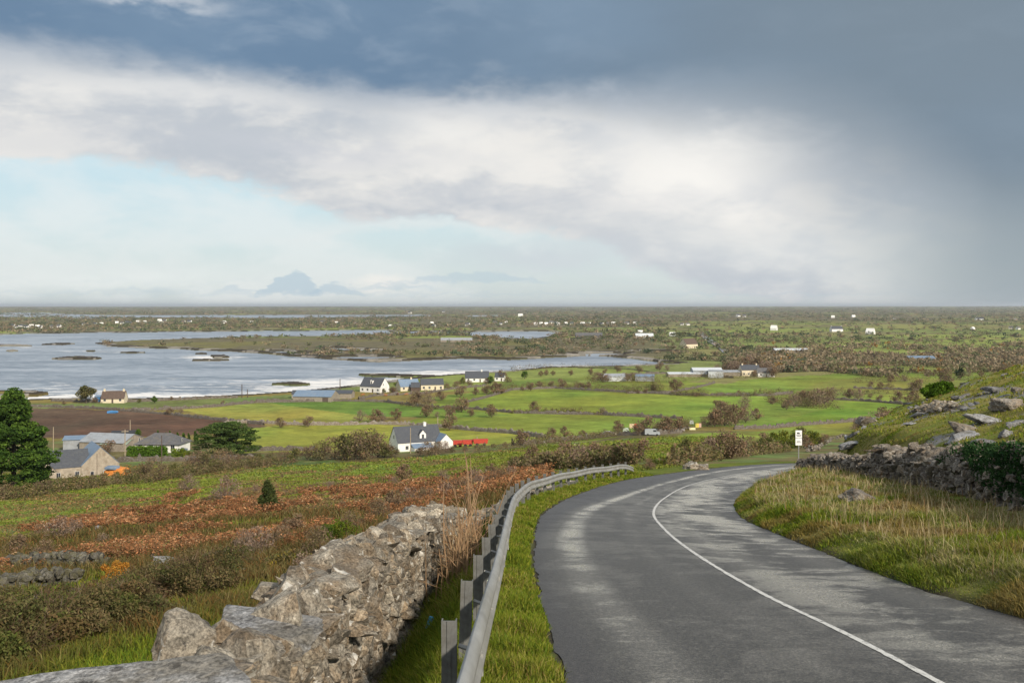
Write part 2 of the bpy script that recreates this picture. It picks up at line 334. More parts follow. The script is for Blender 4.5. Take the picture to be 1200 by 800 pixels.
def cover(x, y, z):
    ys = np.maximum(y, 1.0); px = 600 + FP * x / ys; py = HY - FP * z / ys
    n1 = fbm(x / 14, y / 14, 41); n2 = fbm(x / 3, y / 3, 43); n3 = fbm(x / 90, y / 160, 45)
    col = np.zeros(x.shape + (3,)); col[:] = GO
    # the patchwork of the plain
    cs = 95.0
    ca, sa = math.cos(.35), math.sin(.35); X = (x * ca + y * sa) / (cs * 1.7); Y = (-x * sa + y * ca) / (cs * 2.0)
    X = X + .15 * fbm(X, Y, 51); Y = Y + .15 * fbm(X, Y, 52)
    b1 = np.full(x.shape, 9.); b2 = np.full(x.shape, 9.); idh = np.zeros(x.shape)
    for i in (-1, 0, 1):
        for j in (-1, 0, 1):
            cx = np.floor(X) + i; cy = np.floor(Y) + j
            d = np.maximum(np.abs(X - cx - .15 - .7 * _hash(cx, cy, 61)), np.abs(Y - cy - .15 - .7 * _hash(cx, cy, 62)))
            m = d < b1; b2 = np.where(m, b1, np.minimum(b2, d)); idh = np.where(m, _hash(cx, cy, 63), idh); b1 = np.where(m, d, b1)
    pal = np.array([(.15,.175,.05),(.17,.20,.05),(.20,.205,.06),(.13,.155,.045),(.17,.16,.06),(.15,.14,.06),(.18,.21,.05),(.14,.165,.05)])
    pc = pal[np.clip((idh * 8).astype(int), 0, 7)] * 1.18
    col = np.where((y > 560)[..., None], pc, col)
    edge = (b2 - b1) < .045
    col = np.where((edge & (y > 700))[..., None], np.array((.05,.05,.025)), col)
    # browner, rougher land by the water and far off
    rough = sstep(.02, .16, fbm(x / 260, y / 420, 71) + .35 * ((py < 432) & (py > 396) & (px < 800)) - .05 + .25 * (py < 384))
    rough = rough * (y > 620) * (1 - .8 * sstep(740, 820, px) * (py > 376))
    rc = np.array((.13,.115,.065)) + .06 * (n1 + n2)[..., None] * np.array((1.2, .9, .4))
    col = col * (1 - rough[..., None]) + rc * rough[..., None]
    yel = ((py > 398) & (py < 424) & (px < 640)) * sstep(-.05, .15, n3 + .3 * fbm(x / 80, y / 200, 77)) * .8
    col = col * (1 - yel[..., None]) + np.array((.16,.15,.05)) * yel[..., None]
    jx = px + 5 * n2 + 6 * n1; jy = py + 3.0 * n1 + 1.5 * n2
    for poly, c in FIELDS:
        m = inpoly(jx, jy, np.array(poly, float)) & (y < 1500)
        if c is BR: m = m & (y < 400)
        cc = np.array(c)
        k = 1 + .5 * fbm(x / 40, y / 25, 81) + .45 * fbm(x / 6, y / 6, 83, 5) + .5 * fbm(x / 90 + y / 300, y / 14, 86)
        hue = np.stack([1 + .55 * fbm(x / 30, y / 60, 85), np.ones(x.shape), np.ones(x.shape)], -1)
        col = np.where(m[..., None], cc * k[..., None] * hue, col)
    # rough growth on the near slope
    slope = (y > 14) & (y < 330) & (px < 1000)
    anyf = np.zeros(x.shape, bool)
    for poly, c in FIELDS: anyf |= inpoly(jx, jy, np.array(poly, float))
    m = slope & ~anyf
    rr = np.array(RO) * (1 + .8 * n1 + .9 * n2)[..., None] + np.array((-.02,.05,0)) * sstep(.0, .2, fbm(x / 7, y / 9, 88))[..., None]
    col = np.where(m[..., None], rr, col)
    st = inpoly(jx, jy, np.array(FIELDS[14][0], float)) & (y < 330)
    br2 = sstep(.03, .15, fbm(x / 6, y / 10, 95, 5) + .0015 * (py - 560)) * .6
    col = np.where(st[..., None], col * (1 - br2[..., None]) + np.array((.12,.075,.03)) * br2[..., None], col)
    # near ground on either side of the road
    near = y < 110
    if near.any():
        dl = np.full(x.shape, -9.); dr = np.full(x.shape, -9.)
        dl[near] = sdist(x[near], y[near], ELs); dr[near] = -sdist(x[near], y[near], ERs)
        v = near & (dl > -.4) & (dl < 3.2)
        g = np.array((.10,.13,.018)) * (1 + .5 * n2 + .5 * n1)[..., None] + np.array((.05,.03,.01)) * sstep(.05, .2, fbm(x / .8, y / .8, 91))[..., None]
        dirt = 1 - sstep(.02, .22, dl + .25 * fbm(x / .35, y / .35, 92))
        g = g * (1 - dirt[..., None]) + np.array((.05,.043,.033)) * dirt[..., None]
        col = np.where(v[..., None], g, col)
        r = near & (dr > -.4)
        t = sstep(-.1, .15, fbm(x / 2.2, y / 2.2, 93) + .25 * fbm(x / .5, y / .5, 94))
        g = np.array((.15,.18,.03)) * (1 - t[..., None]) + np.array((.19,.165,.06)) * t[..., None]
        xw = np.interp(y, XWY, XWX); up = (x > xw)
        t2 = sstep(-.1, .1, fbm(x / 3.5, y / 3.5, 96, 5))
        g2 = np.array((.15,.18,.03)) * (1 - t2[..., None]) + np.array((.20,.175,.05)) * t2[..., None]
        t3 = sstep(.12, .2, fbm(x / 2.0, y / 2.0, 98, 5)); g2 = g2 * (1 - t3[..., None]) + np.array((.22,.21,.20)) * t3[..., None]
        g = np.where(up[..., None], g2, g)
        dirt = 1 - sstep(.0, .3, dr + .2 * fbm(x / .35, y / .35, 97))
        g = g * (1 - dirt[..., None]) + np.array((.035,.03,.022)) * dirt[..., None]
        col = np.where(r[..., None], g, col)
    # foreshore: dark wrack and pale shingle at the water line
    sh = (z > -50.4) & (y > 480) & (y < 3000)
    w2 = is_water(x, y + np.interp(y, [400, 2000], [9, 45])) | is_water(x, y - np.interp(y, [400, 2000], [9, 45])) | is_water(x - 12, y) | is_water(x + 12, y)
    wc = np.where((fbm(x / 20, y / 20, 99) > .06)[..., None], np.array((.24,.22,.19)), np.array((.045,.036,.026)))
    col = np.where((sh & w2)[..., None], wc, col)
    return np.clip(col, .005, .8)

def ground_mat():
    m, nt, ns, ls = mat_new('ground'); out = ns.new('ShaderNodeOutputMaterial'); p = ns.new('ShaderNodeBsdfPrincipled'); ls.new(p.outputs[0], out.inputs[0])
    at_ = nd(ns, 'ShaderNodeAttribute', attribute_name='Col'); g = ns.new('ShaderNodeNewGeometry'); pos = g.outputs['Position']
    n1 = noise(ns, ls, pos, 6.0, 6, .7); n2 = noise(ns, ls, pos, .35, 7, .7); n3 = noise(ns, ls, pos, .045, 7, .7)
    f = math2(ns, ls, 'ADD', math2(ns, ls, 'ADD', math2(ns, ls, 'MULTIPLY', n1, .5), math2(ns, ls, 'MULTIPLY', n2, .8)), math2(ns, ls, 'MULTIPLY', n3, .9))
    k = maprange(ns, ls, f, .80, 1.40, .48, 1.5, False)
    comb = ns.new('ShaderNodeCombineColor'); ls.new(k, comb.inputs[0]); ls.new(k, comb.inputs[1]); ls.new(k, comb.inputs[2])
    c = mixc(ns, ls, 1.0, at_.outputs[0], comb.outputs[0], 'MULTIPLY')
    ls.new(c, p.inputs['Base Color']); p.inputs['Roughness'].default_value = .95; p.inputs['Specular IOR Level'].default_value = .1
    b = nd(ns, 'ShaderNodeBump', i_Strength=.7, i_Distance=.05); ls.new(n1, b.inputs['Height']); ls.new(b.outputs[0], p.inputs['Normal'])
    return m
def build_ground():
    ys = list(np.arange(-13, 2.0, .5)); y = 2.0
    while y < 600: ys.append(y); y += .05 + .0065 * y
    while y < 58000: ys.append(y); y += max(3.0, y * y * .5 / (FP * 50))
    ys.append(60000); ys = np.array(ys)
    us = np.concatenate([-np.geomspace(2.6, .56, 36)[:-1], np.arange(-.56, .5601, .00118), np.geomspace(.56, 2.6, 36)[1:]])
    Y, U = np.meshgrid(ys, us, indexing='ij'); X = U * (Y + 14)
    Z = H(X, Y); col = cover(X, Y, Z)
    n, m = Y.shape; V = np.stack([X, Y, Z], -1).reshape(-1, 3)
    i = (np.arange(n - 1)[:, None] * m + np.arange(m - 1)[None]).ravel()
    F = np.stack([i, i + 1, i + m + 1, i + m], -1)
    o = mesh_np('ground', V, F, ground_mat(), col.reshape(-1, 3), smooth=True); tag(o, kind='structure')
build_ground()

# ------------------------------------------------------------------ water
def water_mat():
    m, nt, ns, ls = mat_new('water'); out = ns.new('ShaderNodeOutputMaterial'); p = ns.new('ShaderNodeBsdfPrincipled'); ls.new(p.outputs[0], out.inputs[0])
    g = ns.new('ShaderNodeNewGeometry'); pos = g.outputs['Position']
    mp = ns.new('ShaderNodeMapping'); mp.inputs['Scale'].default_value = (.35, 1, 1); ls.new(pos, mp.inputs[0])
    n1 = noise(ns, ls, mp.outputs[0], .22, 6, .65, .3); n2 = noise(ns, ls, mp.outputs[0], .03, 6, .62, .4); n3 = noise(ns, ls, mp.outputs[0], .09, 7, .7, 1.0)
    at_ = nd(ns, 'ShaderNodeAttribute', attribute_name='Col'); sp = ns.new('ShaderNodeSeparateColor'); ls.new(at_.outputs[0], sp.inputs[0])
    th = maprange(ns, ls, sp.outputs[0], 0, 1, .70, .40, False)
    th2 = math2(ns, ls, 'ADD', th, .07)
    foam = maprange(ns, ls, math2(ns, ls, 'ADD', math2(ns, ls, 'MULTIPLY', n3, .6), math2(ns, ls, 'MULTIPLY', n1, .4)), th, th2)
    base = mixc(ns, ls, maprange(ns, ls, math2(ns, ls, 'ADD', math2(ns, ls, 'MULTIPLY', n2, .5), math2(ns, ls, 'MULTIPLY', n1, .5)), .40, .62), (.12,.155,.20), (.36,.40,.45))
    base = mixc(ns, ls, foam, base, (.70,.69,.67))
    ls.new(base, p.inputs['Base Color'])
    ls.new(maprange(ns, ls, foam, 0, 1, .33, .9, False), p.inputs['Roughness']); p.inputs['IOR'].default_value = 1.33
    b = nd(ns, 'ShaderNodeBump', i_Strength=1.0, i_Distance=.9); ls.new(n1, b.inputs['Height']); ls.new(b.outputs[0], p.inputs['Normal'])
    return m
def build_water():
    ys = [430.0]
    while ys[-1] < 9000: ys.append(ys[-1] + max(3.0, ys[-1] ** 2 * 1.0 / (FP * 50)))
    ys = np.array(ys); us = np.concatenate([np.linspace(-1.8, -.56, 40)[:-1], np.arange(-.56, .40, .004)])
    Y, U = np.meshgrid(ys, us, indexing='ij'); X = U * Y; Z = np.full(X.shape, SEA)
    px = 600 + FP * U; py = HY + FP * 50 / Y
    foam = sstep(432, 455, py) * .75 + .25 * sstep(455, 466, py)
    foam = foam * (.45 + .9 * sstep(260, 420, px) + .35 * (py > 462))
    for cx, cy, sx, sy, a in ((560,438,130,5,.9),(245,419,45,3,.8),(400,412,70,4,.5),(660,430,120,3,.6),(90,470,70,7,.9),(120,412,80,2,.45),(30,407,60,2,.4),(350,420,50,2,.5),(740,427,60,2,.5),(430,432,120,2,.35),(350,391,120,2,.3)):
        foam = np.maximum(foam, a * np.exp(-((px - cx) / sx) ** 2 - ((py - cy) / sy) ** 2))
    foam = np.clip(foam + .26, 0, 1)
    n, m = Y.shape; i = (np.arange(n - 1)[:, None] * m + np.arange(m - 1)[None]).ravel()
    o = mesh_np('sea', np.stack([X, Y, Z], -1).reshape(-1, 3), np.stack([i, i + 1, i + m + 1, i + m], -1), water_mat(), np.repeat(foam.reshape(-1, 1), 3, 1), smooth=True)
    tag(o, kind='structure')
build_water()

# ------------------------------------------------------------------ road
def road_mat():
    m, nt, ns, ls = mat_new('asphalt'); out = ns.new('ShaderNodeOutputMaterial'); p = ns.new('ShaderNodeBsdfPrincipled'); ls.new(p.outputs[0], out.inputs[0])
    uv = ns.new('ShaderNodeUVMap'); uv.uv_map = 'UVMap'; g = ns.new('ShaderNodeNewGeometry'); pos = g.outputs['Position']
    sx = ns.new('ShaderNodeSeparateXYZ'); ls.new(uv.outputs[0], sx.inputs[0]); U = sx.outputs[0]; Vv = sx.outputs[1]
    mp = ns.new('ShaderNodeMapping'); mp.inputs['Scale'].default_value = (1.0, .55, 1); ls.new(uv.outputs[0], mp.inputs[0])
    mpc = ns.new('ShaderNodeMapping'); mpc.inputs['Scale'].default_value = (1.0, 1.5, 1); ls.new(uv.outputs[0], mpc.inputs[0])
    nb = noise(ns, ls, mp.outputs[0], .55, 6, .6, .6); nc = noise(ns, ls, mpc.outputs[0], 1.1, 7, .68, .3); nf = noise(ns, ls, pos, 70, 3, .75); nm = noise(ns, ls, pos, 16, 5, .7)
    # wheel tracks: u is metres from the centre line (negative = left lane)
    def track(c, w):
        d = math2(ns, ls, 'ABSOLUTE', math2(ns, ls, 'SUBTRACT', U, c)); return maprange(ns, ls, d, 0, w, 1, 0)
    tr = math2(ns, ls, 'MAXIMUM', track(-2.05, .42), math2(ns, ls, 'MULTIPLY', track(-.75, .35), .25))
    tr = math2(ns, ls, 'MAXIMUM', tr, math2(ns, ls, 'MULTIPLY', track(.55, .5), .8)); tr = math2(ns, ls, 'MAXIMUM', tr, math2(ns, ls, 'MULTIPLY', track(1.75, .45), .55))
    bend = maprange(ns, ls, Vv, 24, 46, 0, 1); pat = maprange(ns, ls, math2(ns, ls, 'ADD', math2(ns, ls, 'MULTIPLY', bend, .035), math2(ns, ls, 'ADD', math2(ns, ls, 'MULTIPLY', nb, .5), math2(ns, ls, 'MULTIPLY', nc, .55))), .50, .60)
    worn = math2(ns, ls, 'MULTIPLY', tr, math2(ns, ls, 'ADD', math2(ns, ls, 'MULTIPLY', pat, .75), .25))  # worn wheel tracks, also the mask for the painted sheen
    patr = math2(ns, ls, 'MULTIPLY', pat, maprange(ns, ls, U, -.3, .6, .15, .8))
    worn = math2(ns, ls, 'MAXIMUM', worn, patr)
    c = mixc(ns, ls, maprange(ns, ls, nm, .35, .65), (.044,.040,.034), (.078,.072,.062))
    c = mixc(ns, ls, math2(ns, ls, 'MULTIPLY', worn, maprange(ns, ls, bend, 0, 1, .5, .95, False)), c, (.44,.41,.35))  # pale colour paints wet sky glare onto the worn tracks, strongest at the bend
    gr = maprange(ns, ls, U, -2.75, -2.35, .9, 0)     # loose dark chippings along the left edge
    gr = math2(ns, ls, 'MAXIMUM', gr, maprange(ns, ls, U, 1.95, 2.3, 0, .5))
    c = mixc(ns, ls, gr, c, (.045,.04,.037))
    vo = nd(ns, 'ShaderNodeTexVoronoi', feature='F1', i_Scale=62.0); ls.new(pos, vo.inputs['Vector']); svc = ns.new('ShaderNodeSeparateColor'); ls.new(vo.outputs['Color'], svc.inputs[0]); chip = math2(ns, ls, 'POWER', svc.outputs[0], 2.2)
    sp = math2(ns, ls, 'ADD', maprange(ns, ls, nf, .36, .66, .25, 1.25, False), math2(ns, ls, 'MULTIPLY', chip, 1.1)); cb = ns.new('ShaderNodeCombineColor')
    for q in range(3): ls.new(sp, cb.inputs[q])
    c = mixc(ns, ls, 1.0, c, cb.outputs[0], 'MULTIPLY')
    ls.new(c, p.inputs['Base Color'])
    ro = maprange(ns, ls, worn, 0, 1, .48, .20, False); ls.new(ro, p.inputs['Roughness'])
    p.inputs['Specular IOR Level'].default_value = .55
    h = math2(ns, ls, 'ADD', math2(ns, ls, 'MULTIPLY', nf, 1.0), math2(ns, ls, 'MULTIPLY', nm, .6))
    b = nd(ns, 'ShaderNodeBump', i_Strength=.8, i_Distance=.012); ls.new(h, b.inputs['Height']); ls.new(maprange(ns, ls, worn, 0, 1, .85, .3, False), b.inputs['Strength']); ls.new(b.outputs[0], p.inputs['Normal'])
    return m
def strip(name, mat, edges, vv, uvu, dz, wob=0):
    K = len(edges); n = len(edges[0]); V = np.zeros((n, K, 3)); UV = np.zeros((n, K, 2))
    for k in range(K):
        V[:, k, :2] = edges[k]; V[:, k, 2] = P(edges[k][:, 1]) + dz; UV[:, k, 0] = uvu[k]; UV[:, k, 1] = vv
    i = (np.arange(n - 1)[:, None] * K + np.arange(K - 1)[None]).ravel()
    return mesh_np(name, V.reshape(-1, 3), np.stack([i, i + 1, i + K + 1, i + K], -1), mat, uv=UV.reshape(-1, 2), smooth=True)
def resample(poly, n): 
    t = np.linspace(0, len(poly) - 1, n); i = np.clip(t.astype(int), 0, len(poly) - 2); f = (t - i)[:, None]
    return poly[i] * (1 - f) + poly[i + 1] * f
NS = 900
L_, C_, R_ = resample(EL, NS), resample(EC, NS), resample(ER, NS)
VV = np.concatenate([[0], np.cumsum(np.linalg.norm(np.diff(C_, axis=0), axis=1))])
wl = np.linalg.norm(L_ - C_, axis=1); wr = np.linalg.norm(R_ - C_, axis=1)
jl = .06 * (vnoise(VV * 1.7, VV * 0, 3) - .2) + .05 * (vnoise(VV * 6, VV * 0, 4) - .3); jr = .10 * (vnoise(VV * 1.3, VV * 0, 7) - .2) + .06 * (vnoise(VV * 5, VV * 0, 8) - .3)
Lj = L_ + (L_ - C_) / wl[:, None] * jl[:, None]; Rj = R_ + (R_ - C_) / wr[:, None] * jr[:, None]
edges = []; us = []
for f in (0, .15, .3, .5, .7, .85): edges.append(Lj * (1 - f) + C_ * f); us.append(-(wl + jl) * (1 - f))
for f in (0, .2, .4, .6, .8, .92, 1): edges.append(C_ * (1 - f) + Rj * f); us.append((wr + jr) * f)
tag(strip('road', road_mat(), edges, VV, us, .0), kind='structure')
def line_mat():
    m, nt, ns, ls = mat_new('road_paint'); out = ns.new('ShaderNodeOutputMaterial'); p = ns.new('ShaderNodeBsdfPrincipled'); g = ns.new('ShaderNodeNewGeometry')
    n = noise(ns, ls, g.outputs['Position'], 9, 7, .75); nf = noise(ns, ls, g.outputs['Position'], 55, 4, .75)
    f = maprange(ns, ls, math2(ns, ls, 'ADD', math2(ns, ls, 'MULTIPLY', n, .5), math2(ns, ls, 'MULTIPLY', nf, .5)), .50, .60)
    c = mixc(ns, ls, f, (.60,.59,.55), (.12,.115,.11)); ls.new(c, p.inputs['Base Color']); p.inputs['Roughness'].default_value = .6
    ls.new(p.outputs[0], out.inputs[0]); return m
tn = np.gradient(C_, axis=0); tn /= np.linalg.norm(tn, axis=1)[:, None]; nr = np.stack([tn[:, 1], -tn[:, 0]], -1)
hw = .032 + .014 * (vnoise(VV * 8, VV * 0, 12) - .5); sel = (C_[:, 1] > -12)
lineA = (C_ - nr * hw[:, None])[sel]; lineB = (C_ + nr * hw[:, None])[sel]
tag(strip('road_marking', line_mat(), [lineA, lineB], VV[sel], [np.zeros(sel.sum()), np.ones(sel.sum())], .005), kind='structure')

# ------------------------------------------------------------------ rocks
_ico = {}
def ico(sub):
    if sub not in _ico:
        bm = bmesh.new(); bmesh.ops.create_icosphere(bm, subdivisions=sub, radius=1.0); bm.verts.ensure_lookup_table()
        _ico[sub] = (np.array([v.co[:] for v in bm.verts]), np.array([[v.index for v in f.verts] for f in bm.faces])); bm.free()
    return _ico[sub]
def rock(rg, dims, sub=2, extra=8, p=26, rough=.05):
    D, F = ico(sub); nrm = []; dd = []
    for ax in range(3):
        for s in (-1, 1):
            v = np.zeros(3); v[ax] = s; v += rg.normal(0, .24, 3); nrm.append(v / np.linalg.norm(v)); dd.append(rg.uniform(.85, 1.05))
    for _ in range(extra):
        v = rg.normal(0, 1, 3); nrm.append(v / np.linalg.norm(v)); dd.append(rg.uniform(1.0, 1.35))
    q = np.maximum(D @ np.array(nrm).T, 0) / np.array(dd)
    r = (q ** p).sum(1) ** (-1 / p)
    r = r * 1.0
    if sub >= 3:
        Q = D * np.array(dims) * rg.uniform(4.0, 5.5) / max(dims[0], .4) + rg.uniform(0, 50, 3); nz = 0; am = 1.0
        for o_ in range(3 if sub == 3 else 4):
            f = 2.1 ** o_; nz = nz + am * ((vnoise(Q[:, 0] * f, Q[:, 1] * f, o_) + vnoise(Q[:, 1] * f, Q[:, 2] * f, o_ + 9) + vnoise(Q[:, 2] * f, Q[:, 0] * f, o_ + 17)) / 1.5 - 1); am *= .6
        r = r * (1 + rough * 1.7 * nz)
    a = rg.uniform(0, 6.28, 6); r = r * (1 + (rough * .5 if sub >= 3 else rough) * (np.sin(D[:, 0] * 7 + a[0]) * np.sin(D[:, 1] * 8 + a[1]) + .6 * np.sin(D[:, 2] * 15 + a[2]) * np.sin(D[:, 0] * 17 + a[3]) + .4 * np.sin(D[:, 1] * 29 + a[4]) * np.sin(D[:, 2] * 31 + a[5])))
    return D * r[:, None] * np.array(dims) * .5, F
def rotm(rx, ry, rz):
    cx, sx, cy, sy, cz, sz = math.cos(rx), math.sin(rx), math.cos(ry), math.sin(ry), math.cos(rz), math.sin(rz)
    return np.array([[cz, -sz, 0], [sz, cz, 0], [0, 0, 1]]) @ np.array([[cy, 0, sy], [0, 1, 0], [-sy, 0, cy]]) @ np.array([[1, 0, 0], [0, cx, -sx], [0, sx, cx]])
class Rocks:
    def __init__(s): s.V = []; s.F = []; s.n = 0
    def add(s, rg, dims, loc, rot=(0, 0, 0), sub=2, **k):
        V, F = rock(rg, dims, sub, **k); V = V @ rotm(*rot).T + np.array(loc)
        s.V.append(V); s.F.append(F + s.n); s.n += len(V)
    def build(s, name, mat, parent=None, smooth=True): return mesh_np(name, np.vstack(s.V), [np.vstack(s.F)], mat, parent=parent, smooth=smooth, sharp=24)
def path_at(poly, s):
    seg = np.linalg.norm(np.diff(poly, axis=0), axis=1); cum = np.concatenate([[0], np.cumsum(seg)])
    s = min(max(s, 0), cum[-1] - 1e-4); i = int(np.searchsorted(cum, s, side='right') - 1); i = min(i, len(seg) - 1); f = (s - cum[i]) / seg[i]
    p = poly[i] * (1 - f) + poly[i + 1] * f; d = (poly[i + 1] - poly[i]) / seg[i]; return p, d
def plen(poly): return float(np.linalg.norm(np.diff(poly, axis=0), axis=1).sum())

# the big dry stone wall beside the guard rail
WALL = catmull([(-1.76,.8),(-1.72,5),(-1.69,9),(-1.6,14),(-1.45,19),(-1.15,25),(-.35,31),(1.0,37.5),(3.1,44)], 10)
def near_wall():
    rg = rs(7); root = empty('dry_stone_wall', (-1.85, 5, P(5) - .35), 0, 'thick dry stone wall of big weathered grey limestone blocks running beside the metal guard rail', 'stone wall')
    o0 = np.array(root.location); L = plen(WALL); st = Rocks(); s = 0.0
    def top(yy): return np.interp(yy, [0, 5, 10, 18, 21, 24, 30, 44], [.46, .47, .54, .48, .26, -.35, -.30, -.1])
    while s < L:
        p, d = path_at(WALL, s); ang = math.atan2(d[1], d[0]) - math.pi / 2; nv = np.array([d[1], -d[0]]); y = p[1]
        sub = 4 if y < 9 else (3 if y < 18 else 2); tt = top(y); zb = P(y) - .82; H_ = tt + .82 - .05
        step = rg.uniform(.085, .15) if y < 22 else rg.uniform(.28, .4)
        for side, off in ((1, .17), (-1, -.17)):
            z = zb
            while z < zb + H_:
                hh = rg.uniform(.06, .16) * (1 if side > 0 else 1.5); w = step * rg.uniform(1.0, 1.5)
                if rg.rand() < .38: hh = rg.uniform(.16, .30); w = step * .9
                q = p + nv * (off + rg.normal(0, .035)) + d * rg.uniform(-.06, .06)
                st.add(rg, (rg.uniform(.2, .32), w, hh * 1.12), (q[0], q[1], z + hh / 2) - o0, (rg.normal(0, .22), rg.normal(0, .12), ang + rg.normal(0, .3)), (3 if y < 10 else 2) if side == 1 else 1, rough=.045, extra=9)
                z += hh * .93
        if rg.rand() < .3:
            q = p + nv * rg.uniform(-.06, .06); st.add(rg, (.34, .2, .2), (q[0], q[1], zb + H_ - .12) - o0, (0, 0, ang), 2)
        s += step
    st.build('stones', M['rock'], root)
    # dark hearting so no daylight shows through the joints
    mb = MB(); ss = np.arange(0, L, .8)
    prev = None
    for s in ss:
        p, d = path_at(WALL, s); nv = np.array([d[1], -d[0]]); zb = P(p[1]) - .9; zt = P(p[1]) + top(p[1]) - .16
        cur = [(*(p - nv * .17), zb), (*(p + nv * .17), zb), (*(p + nv * .14), zt), (*(p - nv * .14), zt)]; cur = [tuple(np.array(c) - o0) for c in cur]
        if prev:
            for k in range(4): m_ = (k + 1) % 4; mb.poly([prev[k], prev[m_], cur[m_], cur[k]])
        prev = cur
    mb.build('hearting', M['rock_dark'], root)
    # coping slabs
    s = 3.2
    while s < L - .3:
        p, d = path_at(WALL, s); ang = math.atan2(d[1], d[0]) - math.pi / 2; y = p[1]; nv = np.array([d[1], -d[0]])
        ln = rg.uniform(.20, .42) if y < 22 else rg.uniform(.3, .5); nacross = 1 if rg.rand() < .55 else 2
        for a in range(nacross):
            wd = rg.uniform(.5, .68) if nacross == 1 else rg.uniform(.26, .36); off = rg.normal(0, .04) if nacross == 1 else (-.15 + .30 * a)
            th = rg.uniform(.07, .15); c = Rocks(); q = p + nv * off + d * rg.uniform(-.08, .08)
            c.add(rg, (wd, ln * rg.uniform(1.0, 1.2), th), (0, 0, 0), (rg.normal(0, .15), rg.normal(0, .16), ang + rg.normal(0, .25)), 4 if y < 12 else 3, rough=.05, extra=5)
            o = c.build('capstone', M['rock'], root); o.location = np.array((q[0], q[1], P(y) + top(y) + th * .28 + rg.uniform(-.06, .09))) - o0
        s += ln * .97
    # the great slab across the near end, the pointed stone and a few that lean
    for q_ in range(34):
        y_ = rg.uniform(5.3, 19.5); p_ = path_at(WALL, max(0, y_ - .8))[0]; c = Rocks(); dm = (rg.uniform(.16, .34), rg.uniform(.14, .30), rg.uniform(.12, .28)); c.add(rg, dm, (0, 0, 0), (rg.normal(0, .3), rg.normal(0, .3), rg.uniform(0, 3)), 3, rough=.05, extra=8)
        o = c.build('capstone', M['rock'], root); o.location = np.array((p_[0] + rg.uniform(-.2, .18), p_[1], P(p_[1]) + top(p_[1]) + .10 + dm[2] * .25)) - o0
    for nm, dims, loc, rot, sb in (('capstone', (.86, .46, .18), (-1.79, 4.80, P(4.80) + .69), (.05, -.10, .26), 5), ('capstone', (.30, .24, .34), (-1.98, 5.95, P(5.9) + .66), (.1, .5, .5), 4),
              ('capstone', (.42, .36, .16), (-1.95, 5.6, P(5.6) + .48), (.1, .1, .5), 4), ('capstone', (.56, .62, .15), (-1.72, 6.75, P(6.75) + .58), (.10, .10, .25), 5), ('capstone', (.6, .4, .15), (-1.68, 5.75, P(5.75) + .46), (.1, .16, .1), 4),
              ('capstone', (.44, .7, .14), (-1.78, 8.5, P(8.5) + .60), (.05, .1, -.35), 4), ('capstone', (.5, .2, .14), (-2.05, 8.8, P(8.8) + .54), (0, .1, .2), 4), ('capstone', (.09, .07, .42), (-1.72, 8.0, P(8.0) + .60), (.1, -.5, 0), 3),
              ('capstone', (.26, .26, .32), (-1.75, 14.6, P(14.6) + .56), (.1, .3, .3), 3), ('capstone', (.22, .22, .3), (-1.85, 11.8, P(11.8) + .56), (.3, .1, .3), 3)):
        c = Rocks(); c.add(rs(int(dims[0] * 1000)), dims, (0, 0, 0), rot, sb, rough=.035, extra=4, p=30); o = c.build(nm, M['rock_grey' if sb == 5 else 'rock'], root); o.location = np.array(loc) - o0
near_wall()

